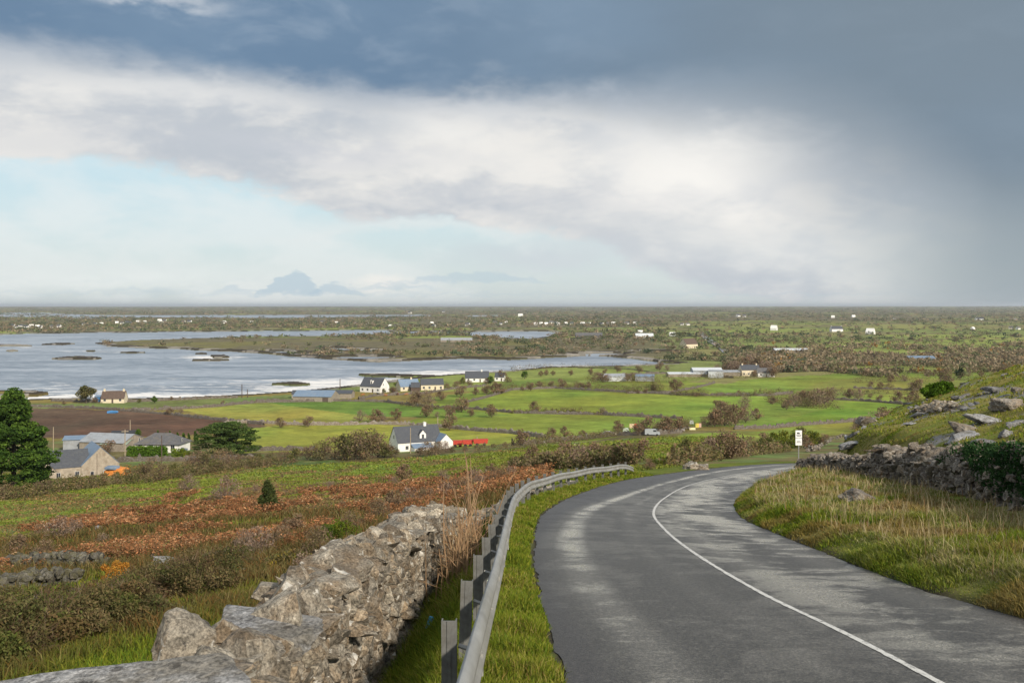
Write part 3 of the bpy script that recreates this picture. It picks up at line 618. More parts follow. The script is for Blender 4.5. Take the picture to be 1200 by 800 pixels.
# ------------------------------------------------------------------ guard rail
M['galv'] = simple_mat('galvanised_steel', (.30, .30, .285), .55, .25, 5, metal=.3, bump=.002, spec=.5, dirt=(.20, .19, .15), dirt_amt=.6, stretch=(1, .3, 1))
M['post'] = simple_mat('weathered_post_steel', (.15, .152, .145), .75, .3, 9, metal=.2, dirt=(.10, .09, .07), dirt_amt=.6)
RAIL = catmull([(-.45,-2),(-.27,4.9),(-.14,12),(0.0,20),(.32,26),(1.05,31.5),(2.9,40),(6.15,50.5)], 14)
def guard_rail():
    root = empty('guard_rail', (-.27, 4.9, P(4.9)), 0, 'long grey galvanised crash barrier with a corrugated beam curving along the grass verge', 'guard rail'); o0 = np.array(root.location)
    prof = [(a * .85 + (.24 - z) * .05, z) for a, z in [(q_ * .85, w_ * .78) for q_, w_ in [(0,.31),(.03,.312),(.06,.29),(.085,.255),(.085,.225),(.03,.175),(.03,.135),(.085,.085),(.085,.055),(.06,.02),(.03,0),(0,.002)]]]
    L = plen(RAIL); ss = np.arange(0, L, .3); V = []
    def base(s, p): return P(p[1]) + .455 + .015 * math.sin(s * .9) - .22 * max(0, (s - (L - 4)) / 4) ** 2
    for s in ss:
        p, d = path_at(RAIL, s); nv = np.array([d[1], -d[0]])
        for a, z in prof: V.append((*(p + nv * a), base(s, p) + z))
        for a, z in reversed(prof): V.append((*(p + nv * (a - .006)), base(s, p) + z))
    V = np.array(V) - o0; m = 2 * len(prof); n = len(ss); i = (np.arange(n - 1)[:, None] * m + np.arange(m)[None]); j = (np.arange(n - 1)[:, None] * m + (np.arange(m)[None] + 1) % m)
    F = np.stack([i.ravel(), (i + m).ravel(), (j + m).ravel(), j.ravel()], -1)
    beam = mesh_np('beam', V, F, M['galv'], parent=root, smooth=False)
    # bolts on the lap joints
    s = 1.2; proto = None; bproto = None; k = 0
    while s < L - .3:
        p, d = path_at(RAIL, s); nv = np.array([d[1], -d[0]]); ang = math.atan2(d[1], d[0]) - math.pi / 2; q = p - nv * .15; zt = P(p[1]) + .77
        if proto is None:
            mb = MB(); w, dp, t = .095, .05, .008
            mb.box(-w / 2, w / 2, -t / 2, t / 2, -1.6, 0); mb.box(-w / 2, -w / 2 + t, t / 2, dp, -1.6, 0); mb.box(w / 2 - t, w / 2, t / 2, dp, -1.6, 0)
            mb.box(-.012, .012, -t / 2 - .006, -t / 2, -1.6, 0.0)
            proto = mb.build('post', M['post'], root); po = proto
            bb = MB(); bb.tube((.058, .02, -.16), (.20, .0, -.20), .014, .014, 6); bb.tube((.2, 0, -.2), (.2, 0, -.34), .016, .016, 6); bproto = bb.build('bracket', M['galv'], po)
        else:
            po = proto.copy(); C.objects.link(po); b2 = bproto.copy(); C.objects.link(b2); b2.parent = po
        po.location = np.array((q[0], q[1], zt)) - o0; po.rotation_euler = (random.Random(k).gauss(0, .02), random.Random(k + 9).gauss(0, .025), ang); k += 1
        s += 1.75
guard_rail()

# ------------------------------------------------------------------ right-hand wall, ivy, rocks
RW = catmull([(9.6,13),(10.1,17),(10.7,21),(12.1,27.5),(13.7,35),(15.1,44),(16.6,54),(17.6,60),(19.4,64)], 10)
def right_wall():
    rg = rs(11); root = empty('dry_stone_wall', (13.8, 35, h1(13.8, 35)), 0, 'dark tumbled dry stone wall of upright slabs on the grassy right bank, half covered by ivy', 'stone wall'); o0 = np.array(root.location)
    L = plen(RW); st = Rocks(); s = 0; cum = []
    while s < L:
        p, d = path_at(RW, s); ang = math.atan2(d[1], d[0]) - math.pi / 2; nv = np.array([d[1], -d[0]]); g = h1(*p) ; y = p[1]
        Ht = np.interp(y, [13, 20, 27, 35, 38, 41, 44, 55, 60, 64], [.85, .88, .88, .90, .82, .45, .42, .5, .5, .3]) * (1 + .16 * math.sin(s * 1.1) + .10 * math.sin(s * 3.3) + rg.normal(0, .06))
        step = rg.uniform(.10, .16)
        for off in (-.2, .16):
            z = g - .15
            while z < g + Ht:
                hh = rg.uniform(.14, .32) if rg.rand() < .6 else rg.uniform(.07, .14)
                q = p + nv * (off + rg.normal(0, .085))
                st.add(rg, (rg.uniform(.2, .36), rg.uniform(.07, .18), hh), (q[0], q[1], z + hh / 2) - o0, (rg.normal(0, .5), rg.normal(0, .15), ang + rg.normal(0, .4)), 2 if y < 34 else 1, rough=.04, extra=6)
                z += hh * rg.uniform(.88, 1.12)
        if rg.rand() < .8:
            st.add(rg, (.3, rg.uniform(.07, .18), rg.uniform(.12, .28)), (p[0], p[1], g + Ht + .03) - o0, (rg.normal(0, .5), 0, ang + rg.normal(0, .4)), 2)
        s += step
    st.build('stones', M['rock_dark'], root)
right_wall()

def leaf_cloud(rg, n, cen, rad, size, pal, shell=.55, flat=.0, elong=1.6, upr=0.0):
    """n little four-cornered leaves spread over ellipsoid clumps; returns V, F, colours"""
    cen = np.asarray(cen, float); rad = np.asarray(rad, float); k = rg.randint(0, len(cen), n)
    d = rg.normal(0, 1, (n, 3)); d /= np.linalg.norm(d, axis=1)[:, None]; r = np.where(rg.rand(n) < shell, rg.uniform(.75, 1.08, n), rg.uniform(0, 1, n) ** .5)
    c = cen[k] + d * r[:, None] * rad[k]
    a = rg.normal(0, 1, (n, 3)); a[:, 2] = a[:, 2] * (1 - flat) + upr * 2; a += d * .5; a /= np.linalg.norm(a, axis=1)[:, None]
    b = np.cross(a, rg.normal(0, 1, (n, 3))); b[:, 2] *= (1 - flat); b /= np.linalg.norm(b, axis=1)[:, None] + 1e-9
    s = (size * rg.uniform(.6, 1.4, n))[:, None]; a = a * s * elong * .5; b = b * s * .5
    V = np.stack([c - a, c + b * .8, c + a, c - b * .8], 1).reshape(-1, 3)
    F = np.arange(4 * n).reshape(n, 4)
    pal = np.array(pal); pc = pal[rg.randint(0, len(pal), len(cen))]; lc = pal[rg.randint(0, len(pal), n)]
    col = (pc[k] * .55 + lc * .45) * rg.uniform(.7, 1.35, n)[:, None]
    return V, F, np.repeat(col, 4, 0)
def twig_cloud(rg, n, base, top_r, length, w, pal, spread=1.0, up=.6):
    """thin twigs leaving points inside the crown"""
    d = rg.normal(0, 1, (n, 3)); d[:, 2] = np.abs(d[:, 2]) * up + .15; d[:, :2] *= spread; d /= np.linalg.norm(d, axis=1)[:, None]
    r = rg.uniform(.15, .95, n)[:, None]; o = np.array(base) + d * r * np.array(top_r)
    d2 = d + rg.normal(0, .45, (n, 3)); d2 /= np.linalg.norm(d2, axis=1)[:, None]; t = o + d2 * (length * rg.uniform(.5, 1.4, n))[:, None]
    s = np.cross(d2, rg.normal(0, 1, (n, 3))); s /= np.linalg.norm(s, axis=1)[:, None] + 1e-9
    V = np.stack([o - s * w * .5, o + s * w * .5, t], 1).reshape(-1, 3); F = np.arange(3 * n).reshape(n, 3)
    pal = np.array(pal); col = pal[rg.randint(0, len(pal), n)] * rg.uniform(.7, 1.3, n)[:, None]
    return V, F, np.repeat(col, 3, 0)
def join_clouds(parts):
    V = []; Fq = []; Ft = []; Cc = []; n = 0
    for v, f, c in parts:
        V.append(v); Cc.append(c); (Fq if f.shape[1] == 4 else Ft).append(f + n); n += len(v)
    Fs = ([np.vstack(Fq)] if Fq else []) + ([np.vstack(Ft)] if Ft else [])
    return np.vstack(V), Fs, np.vstack(Cc)

IVY = [(.018,.045,.014),(.03,.07,.02),(.022,.055,.022),(.045,.085,.03)]
def ivy():
    rg = rs(5); cen = []; rad = []
    L = plen(RW)
    for s in np.arange(0, 22, .16):
        p, d = path_at(RW, s); y = p[1]; g = h1(*p); nv = np.array([d[1], -d[0]])
        dens = np.interp(y, [13, 20.5, 22, 23.5, 25.5, 28], [1, 1, .7, .35, .12, .0])
        for z in np.arange(.1, 1.15, .17):
            low = np.interp(y, [13, 20, 22, 24, 30], [0, .1, .3, .55, .75])
            if rg.rand() < dens and (z > low + rg.normal(0, .12)):
                q = p - nv * rg.uniform(.32, .42); cen.append((q[0] + rg.normal(0, .03), q[1] + rg.normal(0, .05), g + z)); rad.append((.12, .16, .15))
        if rg.rand() < dens:
            for _ in range(3): cen.append((p[0] + rg.normal(0, .2), p[1] + rg.normal(0, .1), g + 1.0 + rg.normal(0, .1))); rad.append((.25, .2, .14))
    V, F, c = leaf_cloud(rg, 26000, cen, rad, .055, IVY, shell=.8, elong=1.1)
    o = mesh_np('ivy', V, F, M['leaf'], c); tag(o, 'dark green ivy over the near end of the dark tumbled wall on the bank', 'ivy')
ivy()

def put_rock(px, py, w, d, h, label, mat='rock_grey', seed=0, rz=0, tilt=(0, 0), sink=.35, group=None, y=None, pxs=None, ymin=3.0):
    rg = rs(seed + 100)
    q = at(px, py, ymin) if y is None else np.array([(px - 600) / FP * y, y, h1((px - 600) / FP * y, y)])
    if pxs: k = q[1] / FP; w, d, h = pxs[0] * k, pxs[0] * k * .75, pxs[1] * k * 1.35
    c = Rocks(); c.add(rg, (w, d, h), (0, 0, 0), (tilt[0], tilt[1], rz), 4, rough=.09, extra=9)
    o = c.build('limestone_rock', M[mat]); o.location = (q[0], q[1], q[2] + h * (.5 - sink)); tag(o, label, 'rock', group)
for i, a in enumerate((
    (1010,588,42,13,'dark jagged limestone boulder poking out of the long grass below the dark wall',.3,.30,16,'rock_dark'),
    (965,593,12,5,'small pale grey stone in the long grass left of the boulder below the dark wall',0,0,14,'rock_grey'),
    (1131,514,36,7,'flat pale grey limestone slab just above the ivy on the hillside',.1,-.16,26,'rock_grey'),
    (1155,523,30,9,'broken grey limestone slab right of the flat pale slab above the ivy',.0,.12,24,'rock_grey'),
    (1182,481,36,13,'large dark limestone outcrop near the top of the hillside',.1,.12,40,'rock_dark'),
    (1170,464,26,5,'long low limestone ledge on the skyline of the hillside',.0,.08,50,'rock_grey'),
    (1133,505,30,8,'dark layered rock ledge behind the flat pale slab',.1,.15,30,'rock_dark'),
    (1160,495,34,6,'cracked grey rock ledge on the hillside between the outcrop and the flat pale slab',0,.1,36,'rock_grey'),
    (1179,511,12,8,'small bluish limestone block on the mossy hillside above the ivy',.2,.2,26,'rock_grey'),
    (1190,498,20,6,'pale flat rock below the large dark outcrop on the hillside',.1,-.2,30,'rock_grey'),
    (1000,523,28,6,'long grey rock slab in the grass above the left part of the dark wall',.05,-.15,50,'rock_grey'),
    (1016,513,22,9,'dark grey rock heap on the hillside edge above the long grey slab',.1,.2,55,'rock_dark'),
    (1182,535,18,6,'mossy flat stone lying behind the ivy at the wall top',.1,.0,22,'rock_grey'),
    (1194,470,16,6,'dark weathered stone at the right edge of the photo on the hill skyline',.0,.1,44,'rock_dark'),
    (1120,486,12,3,'grey stone lying in the moss on the hilltop right of the round green tree',.0,.0,45,'rock_grey'),
    (1068,499,12,3,'low worn stone half sunk in the mossy hilltop left of the round green tree',.0,.0,45,'rock_grey'),
    )):
    put_rock(a[0], a[1], 0, 0, 0, a[4], a[8], i, rz=a[5], tilt=(0, a[6]), pxs=(a[2], a[3]), ymin=a[7])
# low ruined wall on the hill's left shoulder and the pale rubble under the round tree
def rubble(name, pts, n, size, label, mat, seed, hgt=1, up=.3, ymin=3):
    rg = rs(seed); w = [at(*p, ymin) for p in pts]; root = empty(name, tuple(w[0]), 0, label, 'stone wall'); st = Rocks(); W = np.array(w)[:, :2]; L = plen(W)
    for k in range(n):
        p, d = path_at(W, rg.uniform(0, L)); q = p + rg.normal(0, .28, 2); z = h1(*q); s = size * rg.uniform(.5, 1.3)
        st.add(rg, (s, s * rg.uniform(.5, 1), s * rg.uniform(.4, .9)), (q[0] - w[0][0], q[1] - w[0][1], z - w[0][2] + rg.uniform(0, hgt)), (rg.normal(0, up), rg.normal(0, up), rg.uniform(0, 3)), 2)
    st.build('stones', M[mat], root)
rubble('ruined_wall', [(948,530),(960,524),(975,516),(990,510)], 200, .5, 'low tumbled grey wall on the left shoulder of the hillside beside the white road sign', 'rock_dark', 3, .8)
rubble('ruined_wall', [(1078,482),(1100,482),(1118,481)], 160, .30, 'pale heap of collapsed field wall stones on the hilltop under the round green tree', 'rock', 4, .3)
rubble('ruined_wall', [(0,668),(60,665),(115,668)], 420, .38, 'dark collapsed field wall at the left edge, the farther of two above the brambles', 'rock_moss', 5, .6)
rubble('ruined_wall', [(-20,694),(40,688),(72,684)], 380, .32, 'dark mossy ruined wall at the left edge, the nearer of two above the brambles', 'rock_moss', 6, .5)
for i, (px, py, w, h, lb) in enumerate(((82,702,.8,.45,'bluish grey boulder among the brambles at lower left'), (50,706,.5,.3,'small rounded grey boulder left of the bluish one in the brambles'), (178,657,.7,.4,'grey rock below the rusty bracken near the orange shrub'),
       (200,665,1.0,.45,'pale grey limestone rock right of the orange shrub'), (260,655,1.2,.5,'weathered rock showing through the scrub below the bracken'), (279,675,.8,.35,'flat topped stone in the scrub behind the big wall'),
       (386,638,.9,.25,'flat pale slab at the lower edge of the rusty bracken'), (205,646,.7,.35,'small stone at the foot of the rusty bracken slope'), (115,622,.6,.5,'lone pale stone standing in the green strip above the bracken'), (216,720,.4,.25,'small stone in the field grass behind the big wall'))):
    put_rock(px, py, w, w * .7, h, lb, 'rock_grey', 40 + i, rz=i)

# ------------------------------------------------------------------ grass
def blades(rg, x, y, z, h, w, lean, col):
    n = len(x); a = rg.uniform(0, 2 * math.pi, n); sx = np.cos(a) * w * .5; sy = np.sin(a) * w * .5
    la = rg.uniform(0, 2 * math.pi, n); lx = np.cos(la) * lean * h; ly = np.sin(la) * lean * h
    b = np.stack([x, y, z], -1); s = np.stack([sx, sy, 0 * sx], -1)
    mid = b + np.stack([lx * .35, ly * .35, h * .6], -1); tip = b + np.stack([lx, ly, h * (1 - .25 * np.minimum(lean, 1))], -1)
    V = np.stack([b - s, b + s, mid + s * .7, mid - s * .7, tip], 1).reshape(-1, 3); k = np.arange(n) * 5
    F4 = np.stack([k, k + 1, k + 2, k + 3], -1); F3 = np.stack([k + 3, k + 2, k + 4], -1)
    tipc = np.repeat(col, 5, 0).reshape(n, 5, 3).reshape(-1, 3)
    return V, [F4, F3], tipc
def mixpal(rg, n, pals, wts):
    k = rg.choice(len(pals), n, p=np.array(wts) / sum(wts)); return np.array(pals)[k] * rg.uniform(.7, 1.35, n)[:, None]
GG = [(.13,.175,.018),(.17,.21,.022),(.09,.15,.02),(.21,.21,.03),(.30,.26,.08),(.26,.16,.06)]
STR = [(.40,.33,.17),(.32,.27,.12),(.19,.20,.045),(.13,.17,.03),(.46,.40,.25),(.24,.15,.07)]
def grass_left():
    rg = rs(21); n = 300000
    y = np.exp(rg.uniform(math.log(3.6), math.log(52), n)); 
    # positions by distance to the left of the road edge
    k = rg.uniform(0, 1, n); dl = -.05 + 2.7 * k
    E = EL; yy = E[:, 1]; xe = np.interp(y, yy[yy < 80], E[yy < 80, 0]); g = np.gradient(xe, y) if False else np.interp(y + .5, yy[yy < 80], E[yy < 80, 0]) - np.interp(y - .5, yy[yy < 80], E[yy < 80, 0])
    cs = 1 / np.sqrt(1 + g * g); x = xe - dl * cs + 0 * y; y2 = y + dl * g * cs
    dw = np.abs(sdist(x, y2, WALL[::2])); keep = (dw > .40) | (y2 > 44)
    # thin margin at the road edge, worn gap
    keep &= (dl > .02 + .12 * vnoise(y * 3, y * 0, 5)) & (y2 > 2)
    x, y2, dl = x[keep], y2[keep], dl[keep]; n = len(x); z = H(x, y2) - .01
    tuft = vnoise(x * 2.3, y2 * 2.3, 31); railside = np.exp(-((dl - .85) / .3) ** 2)
    behind = dl > 1.0
    h = (.045 + .07 * rg.rand(n)) * (1 + 1.6 * np.clip(tuft - .55, 0, 1) * 2) + .10 * railside * rg.rand(n) + np.where(behind, .14 * rg.rand(n), 0)
    h *= np.interp(dl, [0, .15, .5], [.5, .8, 1]); w = np.maximum(.0055, y2 * .00085) * rg.uniform(.8, 1.4, n)
    t = sstep(.35, .75, vnoise(x * 1.6, y2 * 1.6, 33) + .15 * rg.normal(0, 1, n)); c1 = mixpal(rg, n, GG[:4], (4, 4, 3, 2)); c2 = mixpal(rg, n, GG, (2, 2, 1, 3, 2.5, .7)); col = c1 * (1 - t[:, None]) + c2 * t[:, None]
    V, F, c = blades(rg, x, y2, z, h, w, rg.uniform(.1, .9, n), col)
    tag(mesh_np('verge_grass', V, F, M['grass'], c), kind='stuff', label='short green roadside grass growing along the guard rail and left kerb', cat='grass')
grass_left()
def grass_right():
    rg = rs(22); n = 430000
    y = np.exp(rg.uniform(math.log(8.5), math.log(75), n)); yy = ER[:, 1]; m = yy < 79
    xe = np.interp(y, yy[m], ER[m, 0]); g = np.interp(y + .5, yy[m], ER[m, 0]) - np.interp(y - .5, yy[m], ER[m, 0]); cs = 1 / np.sqrt(1 + g * g)
    xw = np.interp(y, XWY, XWX); W_ = (xw - xe) / cs + 2.5; t = rg.rand(n) ** 1.15; dr = .02 + W_ * t
    x = xe + dr * cs; y2 = y - dr * g * cs * .0
    keep = (x < y2 * .62) ; x, y2, dr = x[keep], y2[keep], dr[keep]; d2 = -sdist(x, y2, ERs); k2 = (d2 > .04) & (np.abs(sdist(x, y2, RW[::2])) > .25); x, y2, d2 = x[k2], y2[k2], d2[k2]; n = len(x); z = H(x, y2) - .02
    tuft = fbm(x * 1.1, y2 * 1.1, 35, 3) + .5; tuft2 = vnoise(x * 2.8, y2 * 2.8, 36); hill = x > np.interp(y2, XWY, XWX)
    h = (.08 + .15 * rg.rand(n)) * (.35 + 2.3 * np.clip(tuft - .38, 0, 1) + 1.6 * np.clip(tuft2 - .5, 0, 1)); h = np.where(hill, h * .35, h); h = h * np.interp(np.interp(y2, XWY, XWX) - x, [-.2, .3, 1.6], [1, .45, 1.0])
    h *= np.interp(d2, [0, .25, .6], [.45, .9, 1.15])
    w = np.maximum(.006, y2 * .0009) * rg.uniform(.7, 1.3, n)
    s = sstep(.46, .78, vnoise(x * .55 + 5, y2 * .55, 37) * .6 + vnoise(x * 1.9, y2 * 1.9, 38) * .4 + .08 * rg.normal(0, 1, n) + .10 * np.clip(d2 / 3, 0, 1)); s = np.where(d2 < .5, s * .45, s); s = np.where(hill, s * .5, s) * .82; h = h * .78
    c = mixpal(rg, n, GG[:4], (3, 3, 3, 1.5)) * (1 - s[:, None]) + mixpal(rg, n, STR, (3, 3, 2, 1, 1.6, 1.0)) * s[:, None]
    ru = sstep(.56, .72, vnoise(x * .9 + 3, y2 * .9, 39)) * .6; c = c * (1 - ru[:, None]) + mixpal(rg, n, [(.28,.16,.06),(.22,.13,.05),(.30,.22,.10)], (1, 1, 1)) * ru[:, None]
    V, F, c = blades(rg, x, y2, z, h, w, rg.uniform(.2, 1.25, n), c)
    # tall bleached seed stalks
    k = rg.choice(n, 5000, replace=False); k = k[(~hill[k]) & (d2[k] > .6)]
    V2, F2, c2 = blades(rg, x[k], y2[k], z[k], rg.uniform(.2, .48, len(k)), np.maximum(.004, y2[k] * .0006), rg.uniform(.1, .6, len(k)), mixpal(rg, len(k), [(.40,.33,.20),(.30,.24,.12),(.26,.15,.08)], (3, 2, 1)))
    F = [np.vstack([F[0], F2[0] + len(V)]), np.vstack([F[1], F2[1] + len(V)])]
    tag(mesh_np('bank_grass', np.vstack([V, V2]), F, M['grass'], np.vstack([c, c2])), kind='stuff', label='long tussocky straw and green grass on the bank right of the road', cat='grass')
grass_right()
def grass_hill():
    rg = rs(27); n = 150000; y = np.exp(rg.uniform(math.log(16), math.log(84), n)); x = np.interp(y, XWY, XWX) + .4 + rg.uniform(0, 1, n) ** .8 * 28; k = x < y * .64; x, y = x[k], y[k]; n = len(x); z = H(x, y) - .02
    t = vnoise(x * 1.3, y * 1.3, 51); t2 = fbm(x / 3, y / 3, 52, 4); k = t2 < .16; x, y, z, t, t2 = x[k], y[k], z[k], t[k], t2[k]; n = len(x)
    h = (.05 + .10 * rg.rand(n)) * (.5 + 1.8 * np.clip(t - .3, 0, 1)); s = sstep(-.1, .12, t2 + .05 * rg.normal(0, 1, n))
    c = mixpal(rg, n, GG[:5], (3, 3, 2, 3, 1)) * (1 - s[:, None]) + mixpal(rg, n, [(.24,.22,.05),(.30,.23,.09),(.17,.12,.06),(.20,.22,.03)], (3, 2, 1.5, 3)) * s[:, None]
    V, F, c = blades(rg, x, y, z, h, np.maximum(.01, y * .0011) * rg.uniform(.7, 1.4, n), rg.uniform(.2, 1.2, n), c)
    tag(mesh_np('hill_grass', V, F, M['grass'], c), kind='stuff', label='short mossy grass on the rocky hillside above the dark wall', cat='grass')
    st = Rocks()
    for i in range(260):
        yy = rg.uniform(22, 78); xx = np.interp(yy, XWY, XWX) + 1 + rg.uniform(0, 1) * 22
        if xx > yy * .62 or fbm(np.array([xx / 3]), np.array([yy / 3]), 52, 4)[0] < .02: continue
        s_ = rg.uniform(.15, .6); st.add(rg, (s_ * 1.8, s_, s_ * .5), (xx, yy, h1(xx, yy)), (rg.normal(0, .2), rg.normal(0, .2), rg.uniform(0, 3)), 2)
    tag(st.build('scree', M['rock_grey']), kind='stuff', label='small broken limestone scattered over the mossy hillside', cat='stones')
grass_hill()
def grass_field():
    rg = rs(23); n = 230000
    y = np.exp(rg.uniform(math.log(5.0), math.log(70), n)); u = rg.uniform(-.62, .02, n); x = u * y
    dw = sdist(x, y, WALL[::2]); k = (dw > .45) & (y < 70); x, y = x[k], y[k]; n = len(x); z = H(x, y) - .02
    t = sstep(-.06, .12, fbm(x / 5, y / 5, 41, 4) + .02 * rg.normal(0, 1, n) + np.interp(y, [8, 16, 24, 40], [-.12, -.06, .1, .14]))
    c = mixpal(rg, n, GG[:4], (3, 3, 3, 2)) * (1 - t[:, None]) + mixpal(rg, n, [(.13,.10,.04),(.17,.09,.035),(.09,.085,.03),(.20,.16,.07)], (3, 2, 3, 1)) * t[:, None]
    h = (.05 + .09 * rg.rand(n)) * (1 + t * 2.0) * np.interp(y, [5, 40], [1, 1.6]); w = np.maximum(.008, y * .0011) * rg.uniform(.7, 1.3, n)
    V, F, c = blades(rg, x, y, z, h, w, rg.uniform(.1, 1.0, n), c)
    tag(mesh_np('field_grass', V, F, M['grass'], c), kind='stuff', label='rough field grass on the slope below and left of the big stone wall', cat='grass')
grass_field()

def slope_tufts():
    rg = rs(29); n = 150000; y = np.exp(rg.uniform(math.log(45), math.log(300), n)); px = rg.uniform(-80, 860, n); x = (px - 600) / FP * y; z = H(x, y); py = HY - FP * z / y
    k = (py > 508) & (sdist(x, y, ELs) > 2.5); k &= (inpoly(px, py, np.array(FIELDS[14][0], float)) | (py > 545)); x, y, z, px, py = x[k], y[k], z[k], px[k], py[k]; n = len(x)
    t = sstep(-.02, .12, fbm(x / 6, y / 10, 95, 5) + .0018 * (py - 560) + .03 * rg.normal(0, 1, n)); c = mixpal(rg, n, [(.145,.18,.028),(.18,.20,.034),(.12,.155,.028),(.20,.20,.05)], (3, 3, 3, 1)) * (1 - t[:, None]) + mixpal(rg, n, [(.20,.15,.07),(.24,.13,.06),(.14,.12,.05),(.17,.17,.05)], (3, 2, 3, 2)) * t[:, None]
    c *= (.75 + .5 * vnoise(x / 2, y / 3, 97))[:, None]
    s_ = np.maximum(.09, y * .0011) * rg.uniform(.7, 1.5, n); cc = np.stack([x, y, z + s_ * .3], -1); a = rg.normal(0, 1, (n, 3)); a /= np.linalg.norm(a, axis=1)[:, None]; b = np.cross(a, rg.normal(0, 1, (n, 3))); b /= np.linalg.norm(b, axis=1)[:, None]; a = a * s_[:, None]; b = b * s_[:, None] * .6
    V = np.stack([cc - a, cc + b, cc + a, cc - b], 1).reshape(-1, 3)
    tag(mesh_np('slope_grass', V, np.arange(4 * n).reshape(n, 4), M['leaf'], np.repeat(c, 4, 0)), kind='stuff', label='tufty rough pasture on the green strip between the bracken and the long hedge', cat='grass')
slope_tufts()
# ------------------------------------------------------------------ bracken
def bracken():
    rg = rs(24); n = 90000
    dep = rg.uniform(.165, .285, n); px = rg.uniform(-60, 660, n)
    # candidate points by walking outward over the slope
    y = np.exp(rg.uniform(math.log(24), math.log(165), n)); x = (px - 600) / FP * y; z = H(x, y); py = HY - FP * z / y
    q = np.array(FIELDS[15][0], float); jx = px + 50 * fbm(x / 6, y / 6, 42); jy = py + 16 * fbm(x / 5, y / 5, 43)
    k = inpoly(jx, jy, q) & (fbm(x / 5, y / 5, 44, 5) + .7 * fbm(x / 16, y / 16, 47) > .03 + .10 * sstep(250, 60, px) + .30 * np.clip(fbm(x / 1.5, y / 1.5, 48), -.2, .3)); x, y, z = x[k], y[k], z[k]; n = len(x)
    cl = 11; s = np.maximum(.055, y * .0013); cx = np.repeat(x, cl) + rg.normal(0, 1, n * cl) * np.repeat(s, cl) * 1.6; cy = np.repeat(y, cl) + rg.normal(0, 1, n * cl) * np.repeat(s, cl) * 1.6
    yy = np.repeat(y, cl); hz = rg.uniform(.05, .75, n * cl) * np.repeat(.5 + vnoise(x * .8, y * .8, 45), cl) * .85; ss = np.repeat(s, cl) * rg.uniform(.6, 1.3, n * cl); c0 = np.stack([cx, cy, np.repeat(z, cl) + hz], -1)
    a = rg.normal(0, 1, (n * cl, 3)); a[:, 2] = -np.abs(a[:, 2]) * .5; a /= np.linalg.norm(a, axis=1)[:, None]; b = np.cross(a, rg.normal(0, 1, (n * cl, 3))); b /= np.linalg.norm(b, axis=1)[:, None]
    a = a * ss[:, None] * 1.1; b = b * ss[:, None] * .42
    V = np.stack([c0 - a, c0 + b, c0 + a, c0 - b], 1).reshape(-1, 3); F = np.arange(4 * n * cl).reshape(-1, 4)
    pal = [(.31,.14,.065),(.25,.12,.055),(.37,.20,.10),(.18,.10,.05),(.14,.095,.05),(.15,.15,.045),(.31,.21,.12)]
    g = vnoise(x / 2.5, y / 2.5, 46); c1 = mixpal(rg, n, pal, (4, 4, 2.5, 2.5, 1.2, .8, 1)); c1 = c1 * (.75 + .5 * g)[:, None]
    col = np.repeat(c1, cl, 0) * rg.uniform(.6, 1.4, n * cl)[:, None]
    tag(mesh_np('bracken', V, F, M['leaf'], np.repeat(col, 4, 0)), kind='stuff', label='rust coloured dead bracken covering the hillside below the road', cat='bracken')
bracken()

# ------------------------------------------------------------------ dead canes between wall and rail, litter, sign
def canes():
    rg = rs(9)
    M['cane'] = simple_mat('dead_cane', (.26, .165, .09), .8, .35, 6)
    spots = [(-.78 + rg.normal(0, .16), 13.2 + rg.uniform(0, 4.5)) for _ in range(105)]
    root = empty('dead_reeds', (-.75, 15, h1(-.75, 15)), 0, 'clump of tall dry brown stalks standing between the stone wall and the guard rail', 'dead plant'); o0 = np.array(root.location)
    for i, (x, y) in enumerate(spots):
        mb = MB(); h = rg.uniform(.5, 1.1) if i > 12 else rg.uniform(1.3, 1.95); p = np.array([x, y, h1(x, y) - .1]) - o0; d = np.array([rg.normal(0, .13), rg.normal(0, .13), 1.0]); seg = 4
        for k in range(seg):
            q = p + d * h / seg; mb.tube(p, q, .013 - .002 * k, .011 - .002 * k, 5)
            if k >= 1 and rg.rand() < .5:
                e = q + np.array([rg.normal(0, .12), rg.normal(0, .12), rg.uniform(.05, .22)]); mb.tube(q, e, .006, .003, 4)
            p = q; d = d + rg.normal(0, .07, 3); d /= np.linalg.norm(d)
        mb.build('stalk', M['cane'], root)
    parts = [twig_cloud(rg, 900, (0, 0, 0), (.34, 2.3, .75), .22, .010, [(.26,.17,.09),(.19,.10,.05),(.33,.25,.14)], up=1.2)]
    V, F, c = join_clouds(parts); mesh_np('dry_leaves', V, F, M['twig'], c, parent=root)
canes()
def stalk_plant(px, py, hpx, label, y=None, n=5, col=(.13,.09,.06), group=None):
    q = at(px, py) if y is None else np.array([(px - 600) / FP * y, y, h1((px - 600) / FP * y, y)]); h = hpx * q[1] / FP; rg = rs(int(px)); mb = MB()
    for k in range(n):
        p = np.array([rg.normal(0, .05 * h), rg.normal(0, .05 * h), -.1]); d = np.array([rg.normal(0, .16), rg.normal(0, .16), 1.]); hh = h * rg.uniform(.55, 1.05)
        for j in range(3):
            e = p + d * hh / 3; r = max(.012, .0006 * q[1]); mb.tube(p, e, r * (1 - .25 * j), r * (.75 - .25 * j), 4)
            for _ in range(2): 
                f = p + (e - p) * rg.rand(); mb.tube(f, f + np.array([rg.normal(0, .12), rg.normal(0, .12), .14]) * hh, r * .5, r * .2, 3)
            p = e; d += rg.normal(0, .12, 3)
    m = simple_mat('dry_stalk', col, .9); o = mb.build('dead_stalks', m); o.location = q; tag(o, label, 'dead plant', group)
stalk_plant(505, 585, 60, 'thin bare dark stems rising above the scrub left of the tall dry stalks', y=26, n=6)
